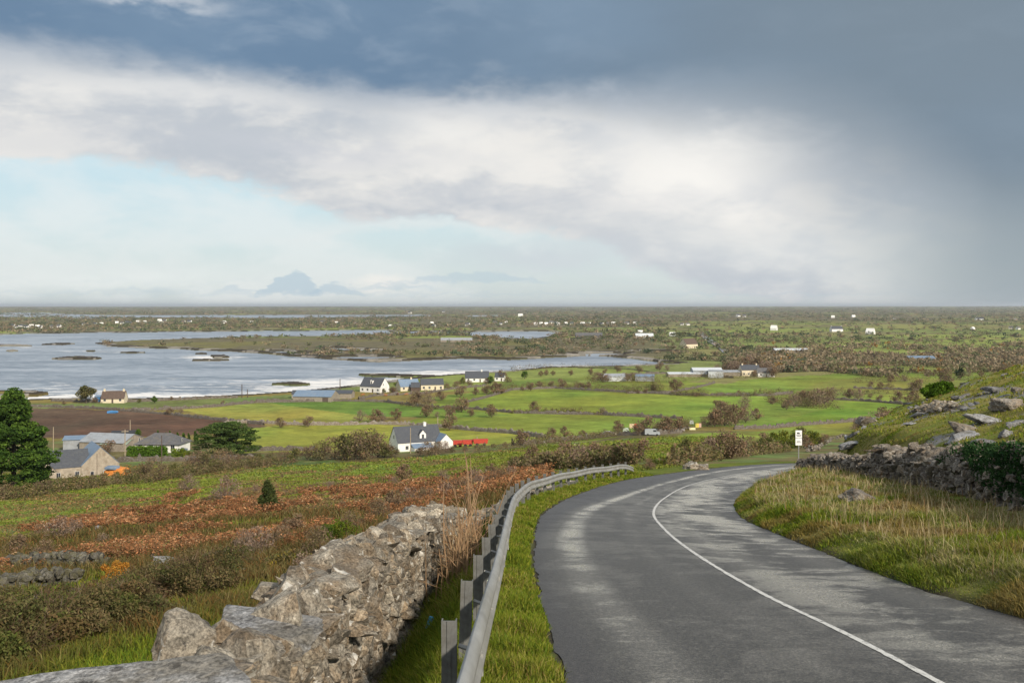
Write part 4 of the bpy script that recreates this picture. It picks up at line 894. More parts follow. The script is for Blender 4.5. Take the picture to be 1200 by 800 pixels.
stalk_plant(548, 562, 44, 'sparse leafless stems standing on the slope behind the tall dry stalks', y=40, n=4)
stalk_plant(368, 800, 62, 'few pale dry grass stems in front of the near wall face', y=5.2, n=4, col=(.35, .27, .16))
def litter():
    x, y = -.98, 11.6; mb = MB(); n = 14
    mb.tube((0, 0, 0), (.04, .03, .11), .030, .033, n); mb.tube((.04, .03, .11), (.044, .033, .122), .033, .026, n); mb.tube((-.003, -.002, -.008), (0, 0, 0), .024, .030, n)
    o = mb.build('drink_can', simple_mat('blue_can', (.05, .30, .50), .4, .2, 20, metal=.3)); o.location = (x, y, h1(x, y) + .12); tag(o, 'small blue can lying in the grass at the foot of the big stone wall', 'can')
litter()
def sign():
    q = at(936, 534); y = 74.0; x = (936 - 600) / FP * y; zt = -(504 - HY) / FP * y; zb = -(521.5 - HY) / FP * y; g = h1(x, y)
    root = empty('road_sign', (x, y, g), -.05, 'small white rectangular road sign with black marks behind the end of the dark wall', 'sign')
    wp = simple_mat('white_sign', (.80, .80, .78), .5, .03); bk = simple_mat('sign_black', (.03, .03, .04), .5, .1); gp = simple_mat('grey_pole', (.35, .35, .34), .5, .1, metal=.4)
    mb = MB(); mb.tube((0, .04, 0), (0, .04, zt - g - .04), .038, .038, 10); mb.build('pole', gp, root)
    w = 7.4 / FP * y / 2; h0, h1_ = zb - g, zt - g; mid = (h0 + h1_) / 2 - .03
    mb = MB(); mb.box(-w, w, -.012, .0, mid + .015, h1_); mb.build('panel', wp, root)
    mb = MB(); mb.box(-w, w, -.012, .0, h0, mid - .015); mb.build('panel', wp, root)
    zc = (mid + h1_) / 2
    def mark(nm, pts): mb = MB(); n_ = len(pts); b = [(x_, -.015, z_) for x_, z_ in pts]; mb.poly(b); mb.build(nm, bk, root)
    mark('symbol', [(-.13, zc + .02), (.10, zc + .02), (.10, zc + .07), (.06, zc + .11), (.02, zc + .11), (.02, zc + .14), (-.13, zc + .14)])
    for za, wd in ((zc - .07, .18), (zc - .14, .14), ((h0 + mid) / 2 + .035, .12), ((h0 + mid) / 2 - .05, .17)): mark('lettering', [(-wd, za - .02), (wd, za - .02), (wd, za + .02), (wd * .4, za + .012), (-wd * .2, za + .02), (-wd, za + .015)])
sign()

# ------------------------------------------------------------------ buildings
M['white'] = simple_mat('white_render', (.74, .73, .70), .85, .07, .8, dirt=(.45, .43, .38), dirt_amt=.4)
M['cream'] = simple_mat('cream_render', (.62, .54, .40), .85, .08, .8)
M['tan'] = simple_mat('tan_stone_render', (.33, .285, .225), .9, .22, 1.3, dirt=(.20, .15, .10), dirt_amt=.6)
M['slate'] = simple_mat('dark_slate', (.062, .068, .08), .6, .25, 2.2, dirt=(.12, .12, .11), dirt_amt=.4, stretch=(1, 1, 4))
M['slate_blue'] = simple_mat('blue_grey_roof', (.15, .21, .29), .45, .15, 1.2, dirt=(.25, .28, .30), dirt_amt=.4)
M['slate_grey'] = simple_mat('weathered_grey_slate', (.10, .10, .105), .75, .25, 1.4, dirt=(.16, .14, .10), dirt_amt=.5)
M['brownroof'] = simple_mat('brown_roof', (.10, .07, .055), .8, .2, 1.5)
M['greyshed'] = simple_mat('grey_sheeting', (.27, .29, .31), .6, .15, 1.0, dirt=(.16, .14, .11), dirt_amt=.4)
M['paleshed'] = simple_mat('pale_sheeting', (.50, .53, .55), .6, .1, .8)
M['greenshed'] = simple_mat('pale_green_sheeting', (.26, .33, .27), .6, .15, 1.0)
M['block'] = simple_mat('rough_concrete', (.27, .235, .19), .9, .2, 1.5, dirt=(.16, .13, .10), dirt_amt=.5)
M['glass'] = simple_mat('window_glass', (.03, .035, .045), .15, .2, 2, spec=.8)
M['frame'] = simple_mat('window_frame', (.6, .6, .58), .6, .05)
M['wood'] = simple_mat('weathered_pole_wood', (.33, .27, .19), .85, .25, 3)
M['dwood'] = simple_mat('dark_pole_wood', (.10, .075, .06), .85, .25, 3)
M['black'] = simple_mat('black_plastic', (.02, .022, .026), .35, .2, 4, spec=.6)
M['red'] = simple_mat('red_paint', (.42, .05, .03), .6, .25, 3)
M['orange'] = simple_mat('orange_tarpaulin', (.55, .20, .04), .6, .25, 3)
M['blue'] = simple_mat('blue_plastic', (.06, .20, .42), .5, .2, 3)
M['rubber'] = simple_mat('tyre_rubber', (.02, .02, .02), .8, .1)
def window(root, x, z, w, h, y, side=-1, name='window'):
    mb = MB(); t = .06; y0, y1 = (y - .03, y + .02)
    mb.box(x - w/2 - t, x - w/2, y0, y1, z - t, z + h + t); mb.box(x + w/2, x + w/2 + t, y0, y1, z - t, z + h + t); mb.box(x - w/2, x + w/2, y0, y1, z + h, z + h + t); mb.box(x - w/2, x + w/2, y0, y1, z - t, z); mb.box(x - .02, x + .02, y0 + .005, y1, z, z + h)
    f = mb.build(name, M['frame'], root); g = MB(); g.poly([(x - w/2, y - .008 if side < 0 else y + .008, z), (x + w/2, y - .008 if side < 0 else y + .008, z), (x + w/2, y - .008 if side < 0 else y + .008, z + h), (x - w/2, y - .008 if side < 0 else y + .008, z + h)]); g.build('pane', M['glass'], f); return f
def window_x(root, y, z, w, h, x):
    mb = MB(); t = .06; s = 1 if x > 0 else -1; x0, x1 = sorted((x - .02 * s, x + .035 * s))
    mb.box(x0, x1, y - w/2 - t, y - w/2, z - t, z + h + t); mb.box(x0, x1, y + w/2, y + w/2 + t, z - t, z + h + t); mb.box(x0, x1, y - w/2, y + w/2, z + h, z + h + t); mb.box(x0, x1, y - w/2, y + w/2, z - t, z)
    f = mb.build('window', M['frame'], root); g = MB(); xx = x + .01 * s; g.poly([(xx, y - w/2, z), (xx, y + w/2, z), (xx, y + w/2, z + h), (xx, y - w/2, z + h)]); g.build('pane', M['glass'], f); return f
def house(name, loc, rz, L, W, hw, hr, wall, roof, label, cat='house', chim=(), wins=True, group=None, over=.25, hip=False, gwin=True, door=True, dorm=0):
    """ridge along local x, L long, W deep; front is local -y"""
    root = empty(name, tuple(loc), rz, label, cat, group); mb = MB(); a, b = L / 2, W / 2
    mb.box(-a, a, -b, b, -2.5, hw)
    if not hip:
        for s in (-1, 1): mb.poly([(s * a, -b, hw), (s * a, b, hw), (s * a, 0, hw + hr)])
    mb.build('wall', M[wall], root)
    r = MB(); t = .12; ov = over; k = hr / b; e = b + ov; ze = hw - ov * k
    if hip:
        hx = a + ov; rx = max(.1, a - b * .9)
        A = [(-hx, -e, ze), (hx, -e, ze), (hx, e, ze), (-hx, e, ze)]; B = [(-rx, 0, hw + hr), (rx, 0, hw + hr)]
        r.poly([A[0], A[1], B[1], B[0]]); r.poly([A[2], A[3], B[0], B[1]]); r.poly([A[1], A[2], B[1]]); r.poly([A[3], A[0], B[0]]); r.poly([(p[0], p[1], p[2] - .05) for p in A[::-1]])
    else:
        g = a + .15
        for s in (-1, 1):
            r.prism([(0, 0)] * 0 or [(0, 0), (1, 0), (1, 1)], 0, 0) if False else None
            o = [(s * 0, hw + hr + t), (s * e, ze + t), (s * e, ze + .01), (s * 0, hw + hr + .01)]
            n = len(r.v); r.v += [(-g, y, z) for y, z in o] + [(g, y, z) for y, z in o]
            r.f += [[n, n + 1, n + 2, n + 3], [n + 7, n + 6, n + 5, n + 4]] + [[n + q, n + 4 + q, n + 4 + (q + 1) % 4, n + (q + 1) % 4] for q in range(4)]
    rf = r.build('roof', M[roof], root)
    for cx in chim:
        c = MB(); c.box(cx - .45, cx + .45, -.3, .3, hw + hr - .7, hw + hr + .9); c.box(cx - .52, cx + .52, -.37, .37, hw + hr + .9, hw + hr + 1.0); c.tube((cx - .18, 0, hw + hr + 1.0), (cx - .18, 0, hw + hr + 1.3), .1, .09, 8); c.build('chimney', M[wall], rf)
    if wins:
        n = max(2, int(L / 3.2)); xs = [(-a + L * (i + .5) / n) for i in range(n)]
        for i, x in enumerate(xs):
            if door and i == n // 2:
                d = MB(); d.box(x - .45, x + .45, -b - .04, -b + .02, -.1, 2.0); d.build('door', M['dwood'], root)
            else: window(root, x, .95, 1.1, min(1.15, hw - 1.2), -b)
        if gwin:
            for s in (-1, 1): window_x(root, -b * .35, hw + hr * .12, .7, .9, s * a)
    for i in range(dorm):
        x = -a + L * (i + .5) / dorm; dm = MB(); y0 = -b * .72; zb = hw + hr * .28; ht = hr * .42
        dm.box(x - .8, x + .8, y0, -.6, zb - .8, zb + ht); dm.poly([(x - .8, y0, zb + ht), (x + .8, y0, zb + ht), (x, y0, zb + ht + .6)]); dd = dm.build('dormer', M[wall], root)
        q = MB()
        for s in (-1, 1): q.poly([(x, y0 - .12, zb + ht + .66), (x + s * .95, y0 - .12, zb + ht - .04), (x + s * .95, -.2, zb + ht - .04), (x, -.2, zb + ht + .66)])
        q.build('dormer_roof', M[roof], dd); window(dd, x, zb + .15, .8, ht * .7, y0)
    return root
def shed(name, loc, rz, L, W, h0, h1_, wall, roof, label, cat='shed', opening=None, bays=0):
    """pitched farm shed, ridge along local x"""
    root = empty(name, tuple(loc), rz, label, cat); a, b = L / 2, W / 2; mb = MB(); mb.box(-a, a, -b, b, -2.5, h0)
    for s in (-1, 1): mb.poly([(s * a, -b, h0), (s * a, b, h0), (s * a, 0, h1_)])
    mb.build('wall', M[wall], root); r = MB()
    for s in (-1, 1):
        k = (h1_ - h0) / b; o = [(0, h1_ + .12), (s * (b + .3), h0 - .3 * k + .12), (s * (b + .3), h0 - .3 * k + .02), (0, h1_ + .02)]; n = len(r.v)
        r.v += [(-a - .2, y, z) for y, z in o] + [(a + .2, y, z) for y, z in o]; r.f += [[n, n + 1, n + 2, n + 3], [n + 7, n + 6, n + 5, n + 4]] + [[n + q, n + 4 + q, n + 4 + (q + 1) % 4, n + (q + 1) % 4] for q in range(4)]
    r.build('roof', M[roof], root)
    if opening:
        for (x, w, h) in opening: d = MB(); d.box(x - w/2, x + w/2, -b - .05, -b + .03, -.1, h); d.build('door', M['dwood'], root)
    return root
def yaw_to_cam(p): return math.atan2(p[0], p[1])

# white house with the dormer in the middle distance
p = at(473, 528, 200); S = p[1] / FP
wh = house('white_house', at(487, 527, 200), R(27), 15.5, 8.2, 3.0, 4.6, 'white', 'slate', 'white house with steep slate roof, one dormer and tall bare gable, beside the scrub', chim=(3.2,), wins=False, over=.12)
mb = MB(); mb.box(.2, 2.4, -3.3, -1.0, 3.0, 5.3); mb.poly([(.2, -3.3, 5.3), (2.4, -3.3, 5.3), (1.3, -3.3, 6.5)]); dd = mb.build('dormer', M['white'], wh)
q = MB(); q.poly([(1.3, -3.45, 6.6), (0, -3.45, 5.2), (0, -.4, 5.2), (1.3, -.4, 6.6)]); q.poly([(1.3, -3.45, 6.6), (2.6, -3.45, 5.2), (2.6, -.4, 5.2), (1.3, -.4, 6.6)]); q.build('dormer_roof', M['slate'], dd); window(dd, 1.3, 3.9, .8, 1.3, -3.3)
window_x(wh, -.3, 4.0, .8, 1.1, -7.75); window(wh, -4.6, .9, 1.0, 1.1, -4.1)
mb = MB(); mb.prism([(5.5, 3.0), (7.9, 5.2), (10.3, 3.0), (10.3, -2.5), (5.5, -2.5)], -7.6, -1.0); ex = mb.build('extension', M['white'], wh)
q = MB(); q.poly([(7.9, -7.8, 5.35), (5.2, -7.8, 2.85), (5.2, -.2, 2.85), (7.9, -.2, 5.35)]); q.poly([(7.9, -7.8, 5.35), (10.6, -7.8, 2.85), (10.6, -.2, 2.85), (7.9, -.2, 5.35)]); q.build('roof', M['slate_blue'], ex)
mb = MB(); mb.box(-3.2, 3.6, -7.4, -4.1, -1.5, 1.5); cn = mb.build('lean_to', M['white'], wh); q = MB(); q.poly([(-3.4, -7.6, 1.5), (3.8, -7.6, 1.5), (3.8, -4.1, 2.6), (-3.4, -4.1, 2.6)]); q.poly([(-3.2, -7.4, 1.5), (-3.2, -4.12, 1.5), (-3.2, -4.12, 2.55)]); q.build('roof', M['slate_blue'], cn)

# row of red cattle feeders / gates right of it
for i, (px, py, lb) in enumerate(((536, 523.5, 'leftmost of the red farm machines beside the white house with the dormer'), (548, 523, 'middle one of the red farm machines right of the white house'), (563, 522, 'rightmost long red farm trailer right of the white house'))):
    q = at(px, py, 150); r_ = empty('farm_trailer', tuple(q), R(8), lb, 'trailer', 'red machines beside the white house'); mb = MB(); L_t = 2.6 if i < 2 else 3.8
    mb.prism([(-L_t/2, .7), (L_t/2, .7), (L_t/2 + .25, 1.9), (-L_t/2 - .25, 1.9)], -.9, .9); mb.build('body', M['red'], r_)
    for s in (-1, 1):
        w = MB(); w.tube((s * L_t * .28, -1.0, .45), (s * L_t * .28, -.8, .45), .45, .45, 12); w.build('wheel', M['rubber'], r_)
    t = MB(); t.tube((-L_t/2, 0, .7), (-L_t/2 - 1.2, 0, .45), .06, .05, 6); t.build('drawbar', M['red'], r_)


# farmhouse at far left: broad gable towards us, wing with a dark slate roof on its left
q = at(112, 557, 150)
fh = house('stone_house', q + np.array((-2., 5., 0)), R(122), 14.0, 9.6, 2.9, 4.5, 'tan', 'slate_blue', 'tan rendered farmhouse with broad gable and blue grey roof next to the big conifer', wins=False, over=.1)
for y_ in (2.1, -1.2): window_x(fh, y_, .2, .8, 1.0, -7.0)
mb = MB(); mb.tube((-7.12, .9, -1), (-7.12, .9, 5.8), .05, .05, 6); mb.build('drainpipe', M['dwood'], fh)
mb = MB(); mb.poly([(-3.2, 3.0, 4.62), (-2.0, 3.0, 4.62), (-2.0, 2.3, 5.28), (-3.2, 2.3, 5.28)]); mb.build('skylight', M['paleshed'], fh)
wing = house('wing', (-2.6, 7.4, 0), R(-90), 9.5, 8.2, 2.7, 4.0, 'tan', 'slate', None, None, wins=False, over=.1); wing.parent = fh
for x_ in (-3.0, 1.6): window(wing, x_, .3, .95, 1.2, -4.1)
low = house('wing', (-4.6, 13.6, -.2), R(180), 8.0, 5.0, 2.4, 2.6, 'tan', 'slate', None, None, wins=False, over=.1); low.parent = fh; fh.scale = (.84, .84, .87)
window_x(low, 0, .2, .9, 1.3, 4.0)
# sheds and yard behind the farmhouse
shed('farm_shed', at(116, 531, 200) + np.array((0, 10, 0)), R(-14), 15, 11, 2.6, 4.6, 'block', 'greyshed', 'long low farm shed with pale grey roof behind the tan farmhouse')
shed('farm_shed', at(80, 531, 200) + np.array((0, 10, 0)), R(14), 10, 7, 3.2, 4.0, 'greyshed', 'slate_blue', 'bluish corrugated shed between the big conifer and the long grey shed')
shed('green_shed', at(134, 529, 200) + np.array((0, 3, 0)), R(-5), 8, 6, 2.2, 3.2, 'block', 'greenshed', 'small shed with pale green roof behind the red garden bush')
def bale(px, py, lb, L=2.2, r=.9, y=None):
    q = at(px, py, 200); mb = MB(); n = 16; x0, x1 = -L/2, L/2
    mb.tube((x0, 0, r), (x0 + .15, 0, r), r * .86, r, n); mb.tube((x0 + .15, 0, r), (x1 - .15, 0, r), r, r, n); mb.tube((x1 - .15, 0, r), (x1, 0, r), r, r * .86, n)
    o = mb.build('silage_bale', M['black'], smooth=False); o.location = q; o.rotation_euler = (0, 0, R(12)); tag(o, lb, 'bale', 'black wrapped silage bales')
for i, w in enumerate(('leftmost', 'second from the left', 'third from the left', 'fourth from the left', 'rightmost')):
    bale(135 + 6.2 * i, 510.5 - .2 * i, w + ' of the black silage bales stacked behind the farm sheds', 2.4)
house('bungalow', at(181, 531, 200) + np.array((0, 7, 0)), R(-4), 13.0, 9, 2.5, 2.6, 'white', 'slate_grey', 'white bungalow with dark hipped slate roof behind a clipped green hedge', hip=True, over=.5)
def hedge_box(pts, w, h, n, size, pal, label, name='hedge', cat='hedge', seed=1, ymin=100, rag=.15, wpts=None):
    rg = rs(seed); W3 = [at(a, b, ymin) for a, b in pts] if wpts is None else wpts; W = np.array(W3)[:, :2]; L = plen(W); cen = []; rad = []; st = w * .5
    for s in np.arange(0, L, st):
        p, d = path_at(W, s); hh = h * (1 + rag * 1.6 * (vnoise(np.array([s / (3 * w)]), np.array([seed * 7.7]), seed)[0] - .5) * 2 + rag * rg.normal() * .5); g = h1(*p)
        for z in np.arange(.2 * h, max(.3 * h, hh), w * .45): cen.append((p[0] + rg.normal(0, w * rag), p[1] + rg.normal(0, w * rag), g + z)); rad.append((w * .55, w * .5, w * .42))
    V, F, c = leaf_cloud(rg, n, cen, rad, size, pal, shell=.75); o = mesh_np(name, V, F, M['leaf'], c); tag(o, label, cat); return o
hedge_box([(153, 534.5), (196, 534.5)], 1.8, 2.4, 7000, .32, [(.09,.17,.02),(.12,.20,.025),(.06,.12,.015)], 'neatly clipped bright green hedge in front of the white bungalow', rag=.04)
hedge_box([(205, 535), (216, 534.5)], 1.5, 1.6, 1200, .3, [(.13,.19,.02),(.16,.20,.03)], 'short light green hedge right of the white bungalow')
def car(q, rz, paint, label, L=4.2, group=None, van=False):
    r_ = empty('parked_car', tuple(q), rz, label, 'car', group); a = L / 2
    prof = [(-a, .35), (-a, .85), (-a * .92, .95), (-a * .72, 1.42), (a * .2, 1.45), (a * .52, .98), (a * .96, .82), (a, .6), (a, .35)] if not van else [(-a, .35), (-a, 1.85), (-a * .9, 1.95), (a * .45, 1.95), (a * .7, 1.2), (a, 1.0), (a, .35)]
    mb = MB(); mb.prism(prof, -.85, .85); body = mb.build('body', simple_mat('car_paint', paint, .3, .04, 1, spec=.6), r_)
    g = MB()
    for s in (-1, 1):
        pts = [(-a * .8, .98), (-a * .66, 1.36), (a * .16, 1.38), (a * .42, 1.0)] if not van else [(a * .1, 1.25), (a * .1, 1.75), (a * .42, 1.75), (a * .62, 1.25)]
        g.poly([(x, s * .862, z) for x, z in pts])
    g.poly([(a * .235, -.7, 1.42), (a * .235, .7, 1.42), (a * .50, .7, 1.03), (a * .50, -.7, 1.03)] if not van else [(a * .475, -.7, 1.92), (a * .475, .7, 1.92), (a * .705, .7, 1.24), (a * .705, -.7, 1.24)]); g.build('window', M['glass'], r_)
    for sx in (-.62, .6):
        for s in (-1, 1): w = MB(); w.tube((a * sx, s * .70, .32), (a * sx, s * .88, .32), .32, .32, 12); w.build('wheel', M['rubber'], r_)
    return r_
car(at(211, 529, 200), R(10), (.10, .13, .18), 'dark blue car parked at the right end of the white bungalow')
# orange heap under a blue cover right of the farmhouse
q = at(138, 557, 180); rg = rs(3); c = Rocks(); c.add(rg, (5.0, 2.6, 2.6), (0, 0, 0), (0, 0, .1), 4, rough=.06); o = c.build('tarpaulin_heap', M['orange']); o.location = q + np.array((0, 0, .6)); tag(o, 'orange covered heap beside the tan farmhouse gable', 'heap')
c = Rocks(); c.add(rg, (3.2, 2.9, .7), (0, 0, 0), (0, 0, .1), 3, rough=.05); o = c.build('tarpaulin', M['slate_blue']); o.location = q + np.array((-1.2, 0, 1.75)); tag(o, 'pale blue sheet lying over the orange covered heap', 'tarpaulin')
def pole(px, py, hpx, label, mat='wood', r=.13, arm=False, ymin=100, yadd=0):
    q = at(px, py, ymin); h = hpx * q[1] / FP; rr = max(r, q[1] * .00042); root = empty('utility_pole', tuple(q), yaw_to_cam(q) * -1, label, 'pole'); mb = MB(); mb.tube((0, 0, -1), (0, 0, h), rr * 1.15, rr * .85, 8); mb.build('shaft', M[mat], root)
    if arm: mb = MB(); mb.box(-.9, .9, -.07 - rr, .07 - rr, h - .6, h - .42); mb.build('crossarm', M[mat], root)
wh.scale = (.87, .87, .92)
pole(146.5, 539, 36, 'tall pale wooden pole in front of the bungalow, left of the clipped hedge', arm=True)
pole(189.5, 543, 33, 'dark wooden pole in front of the right part of the clipped hedge', 'dwood')
pole(62.5, 527, 27, 'pale pole beside the big conifer behind the farmhouse')
pole(152.5, 509, 17, 'short pale pole behind the black silage bales', r=.1)
pole(283.5, 466, 16, 'thin pole on the shore field left of the dark barn', 'dwood')
pole(290, 466, 10, 'second shorter pole just right of the thin shore pole', 'dwood')
pole(398.5, 462, 18, 'dark pole standing at the right end of the dark shore barn', 'dwood')
pole(481, 531, 30, 'slim brown pole in front of the roof of the white dormer house', 'wood', r=.09)
pole(559, 520, 9, 'white post standing among the red farm machines', 'wood', r=.1)
pole(513, 500, 12, 'short reddish post by the field wall behind the white dormer house', 'wood', r=.1)

# shore cottage, dark barn, houses on the shore
house('cottage', at(134, 471.5) , R(6), 11, 6.5, 2.3, 3.4, 'cream', 'brownroof', 'cottage with brown roof and two chimneys by the sea beyond the ploughed field', chim=(-4.6, 4.6))
shed('blue_shed', at(118, 470.5), R(0), 4.5, 4, 2.6, 3.4, 'blue', 'slate_blue', 'small blue shed left of the brown roofed shore cottage')
shed('white_shed', at(102, 470.5), R(5), 4.0, 3.5, 1.8, 2.4, 'white', 'greyshed', 'tiny white shed under the tree left of the shore cottage')
c = Rocks(); c.add(rs(8), (3.4, 1.6, 1.3), (0, 0, 0), (0, 0, 0), 3); o = c.build('tarpaulin', M['blue']); o.location = at(131, 484) + np.array((0, 0, .4)); tag(o, 'bright blue covered pile at the top edge of the ploughed field', 'tarpaulin')
shed('barn', at(368, 470.5) + np.array((0, 6, 0)), R(-9), 20, 13, 2.6, 5.2, 'block', 'slate_blue', 'dark blue grey roofed barn on the shore left of the white shore house', opening=[(7, 3, 2.2)])
shed('barn', at(394, 467.5) + np.array((0, 8, 0)), R(-3), 15, 8, 2.6, 4.0, 'block', 'slate', 'lower dark roofed lean barn adjoining the right end of the shore barn')
shed('barn', at(350, 468.5) + np.array((0, 14, 0)), R(4), 12, 8, 2.2, 3.8, 'block', 'slate', 'low dark roofed shed at the left end of the shore barn')
house('white_house', at(439, 459), R(-28), 14, 8.5, 3.4, 4.6, 'white', 'slate', 'white two storey shore house with dormer, nearest the breaking waves', chim=(), dorm=1)
house('house', at(477, 458) + np.array((0, 4, 0)), R(30), 12, 7, 2.6, 3.8, 'cream', 'slate_blue', 'cream house with blue roof half hidden by trees, second on the shore', chim=(2,))
house('red_house', at(487, 458), R(0), 5, 5, 2.4, 2.5, 'brownroof', 'slate', 'small brown walled house between the blue roofed and cream shore houses', wins=False)
house('cream_house', at(506, 456.5), R(10), 13, 7, 3.2, 3.2, 'cream', 'slate', 'cream shore house with dark roof, third along the shore', chim=())
house('house', at(559, 447), R(4), 15, 8, 2.6, 4.0, 'white', 'slate', 'house with long dark roof among trees at the right end of the shore', chim=(3,))
house('house', at(586, 446), R(-10), 6, 6, 2.6, 2.6, 'white', 'slate', 'little white house under the brown tree at the right end of the shore', chim=(), gwin=False)
def cow(px, py, col, label, rz):
    q = at(px, py); bm_pts = [((-.75, 0, 1.05), .36), ((-.2, 0, 1.0), .42), ((.45, 0, 1.05), .40), ((.85, 0, 1.15), .26), ((1.15, 0, 1.05), .20), ((1.4, 0, .85), .12)]; mb = MB()
    mt = simple_mat('cow_hide', col, .8, .15, 2)
    me = bpy.data.meshes.new('cow'); vs = [p for p, r in bm_pts]; es = [(i, i + 1) for i in range(5)]; rr = [r for p, r in bm_pts]
    for bx in (0, 2):
        for s in (-1, 1):
            b = len(vs); vs += [(vs[bx][0], s * .25, .75), (vs[bx][0] + (.05 if bx else -.08), s * .25, .38), (vs[bx][0], s * .25, .02)]; rr += [.15, .085, .07]; es += [(bx, b), (b, b + 1), (b + 1, b + 2)]
    for s in (-1, 1): b = len(vs); vs.append((1.1, s * .26, 1.22)); rr.append(.05); es.append((4, b))
    b = len(vs); vs += [(-1.08, 0, .95), (-1.12, 0, .4)]; rr += [.05, .03]; es += [(0, b), (b, b + 1)]
    me.from_pydata(vs, es, []); me.update(); o = bpy.data.objects.new('cow', me); C.objects.link(o); md = o.modifiers.new('skin', 'SKIN'); me.materials.append(mt)
    for v, r in zip(me.skin_vertices[0].data, rr): v.radius = (r, r)
    me.skin_vertices[0].data[0].use_root = True; o.modifiers.new('s', 'SUBSURF').levels = 1; o.modifiers['s'].render_levels = 1
    o.location = q; o.rotation_euler = (0, 0, rz); tag(o, label, 'cow', 'cattle below the shore houses')
for i, (px, py, cc, lb) in enumerate(((425,464,(.30,.12,.04),'ginger cow standing furthest left in the field below the white shore house'), (433,465,(.28,.11,.04),'ginger cow second from the left below the white shore house'), (443,463,(.02,.02,.02),'black cow grazing in the field right below the white shore house'),
     (452,464.5,(.26,.11,.05),'brown cow left of the bushes below the shore houses'), (466,463,(.20,.09,.05),'dark brown cow grazing below the blue roofed shore house'), (476,463.5,(.30,.13,.05),'ginger cow below the cream shore house with dark roof'), (461,461,(.05,.03,.02),'nearly black cow close to the wall below the shore houses'))): cow(px, py, cc, lb, i * 1.3)
# farm buildings right of the bay
shed('shed', at(718, 446), R(8), 15, 9, 3.0, 4.6, 'paleshed', 'greyshed', 'white walled shed behind the brown bush in the middle fields')
shed('shed', at(731, 446) + np.array((0, 4, 0)), R(-8), 11, 8, 2.6, 4.0, 'white', 'brownroof', 'low white shed adjoining the right of the white walled shed')
shed('shed', at(755.5, 446), R(-6), 12, 8, 3.0, 4.2, 'greyshed', 'slate_blue', 'blue roofed grey shed standing alone among the middle fields')
shed('long_shed', at(804, 441), R(2), 26, 9, 2.0, 3.0, 'block', 'paleshed', 'long low shed with whitish roof, left end of the grey farm sheds')
shed('long_shed', at(829, 441) + np.array((0, 4, 0)), R(0), 20, 12, 4.2, 5.8, 'greyshed', 'paleshed', 'taller pale grey shed in the middle of the long farm sheds')
shed('long_shed', at(839, 442), R(-12), 10, 8, 4.4, 5.0, 'paleshed', 'greyshed', 'pale square shed at the right end of the long farm sheds')
shed('shed', at(856, 440), R(0), 12, 8, 2.6, 3.8, 'block', 'greyshed', 'small grey shed between the long farm sheds and the tree hidden house')
house('house', at(878, 440), R(5), 13, 8, 4.2, 3.2, 'cream', 'slate', 'two chimney house among bare trees right of the long farm sheds', chim=(-5, 5))
house('house', at(897, 441), R(-5), 11, 8, 2.8, 3.0, 'white', 'slate_grey', 'low house half hidden in the brown trees at right of the farm', chim=())
house('cream_house', at(807, 408), R(35), 18, 11, 5, 6, 'cream', 'brownroof', 'lone cream gabled house beside the far straight road', chim=())
shed('long_shed', at(926, 413.5), R(0), 34, 14, 3.0, 4.8, 'block', 'paleshed', 'long pale roofed shed at the edge of the right hand plain')
shed('long_shed', at(1078, 424), R(0), 22, 12, 3.6, 5.2, 'greyshed', 'slate_blue', 'grey blue shed standing in the brown woodland strip')
house('white_house', at(980, 388.5), R(10), 22, 10, 5, 5, 'white', 'slate', 'large white house by dark trees on the right hand plain', chim=(-10, 10), wins=False)
house('white_house', at(1020, 391.5), R(-40), 13, 10, 4, 6, 'white', 'white', 'lone bright white gabled house right of the large white house', chim=(), wins=False)
house('white_house', at(907, 387), R(-30), 12, 9, 4, 6, 'white', 'white', 'small white gabled house at the left of the right hand plain', chim=(), wins=False)
house('grey_shed', at(690, 396), R(0), 40, 12, 4, 4, 'slate_grey', 'slate_grey', 'grey farm building at the right shore of the middle lagoon', chim=(), wins=False, cat='shed')
house('white_house', at(755, 396.5), R(0), 26, 9, 3.5, 4, 'white', 'paleshed', 'long white building beyond the brown marsh in the middle', chim=(), wins=False)
house('grey_shed', at(535, 400.5), R(0), 42, 8, 2.5, 3, 'block', 'greyshed', 'low pale farm ruin on the green spit across the bay', chim=(), wins=False, cat='shed')

# settlement specks across the bay, one small house each
rg = rs(77)
far = [(15,383),(20,384),(26,383),(31,384),(37,383),(44,384),(48,384.5),(60,384),(69,383.6),(98,381),(104,381.5),(111,381),(119,380.5),(137,379),(143,379.6),(149,379),(152,380),(162,378.4),(170,378),(187,377),(193,377.4),(215,378.5),(222,378),(261,379),(263,378.6),(295,379),(377,378.3),(394,379.4),(418,380),(430,379.6),(457,383.5),(464,383),(508,383),(506,379.6),(548,381.5),(580,379),(587,380.5),(593,379),(628,380.6),(634,380.2),(640,380.4),(646,379),(651,379.2),(654,380.4),(663,380),(670,379.8),(683,380.6),(690,380.6),(705,380.4),(713,380.2),(719,380.2),(733,380),(735,379.6),(744,380),(752,380),(799,381),(806,381),(610,371),(630,371),(480,367.5),(520,366),(865,371),(872,371.5),(976,372.4),(1000,371.8),(1048,374.5),(1145,375),(1150,375),(1190,374.6),(750,391),(788,393.5),(1185,385.5),(1193,386),(1140,386.5)]
nb_ = [(0, 60, 'the village at the far left shore'), (60, 160, 'the left part of the village beyond the bay'), (160, 240, 'the white terrace beyond the bay'), (240, 400, 'the far shore above the light inlet'), (400, 545, 'the low land above the green spit'), (545, 700, 'the row above the middle lagoon'), (700, 850, 'the right end of the far white row'), (850, 1300, 'the far right hand plain')]
protos = {}
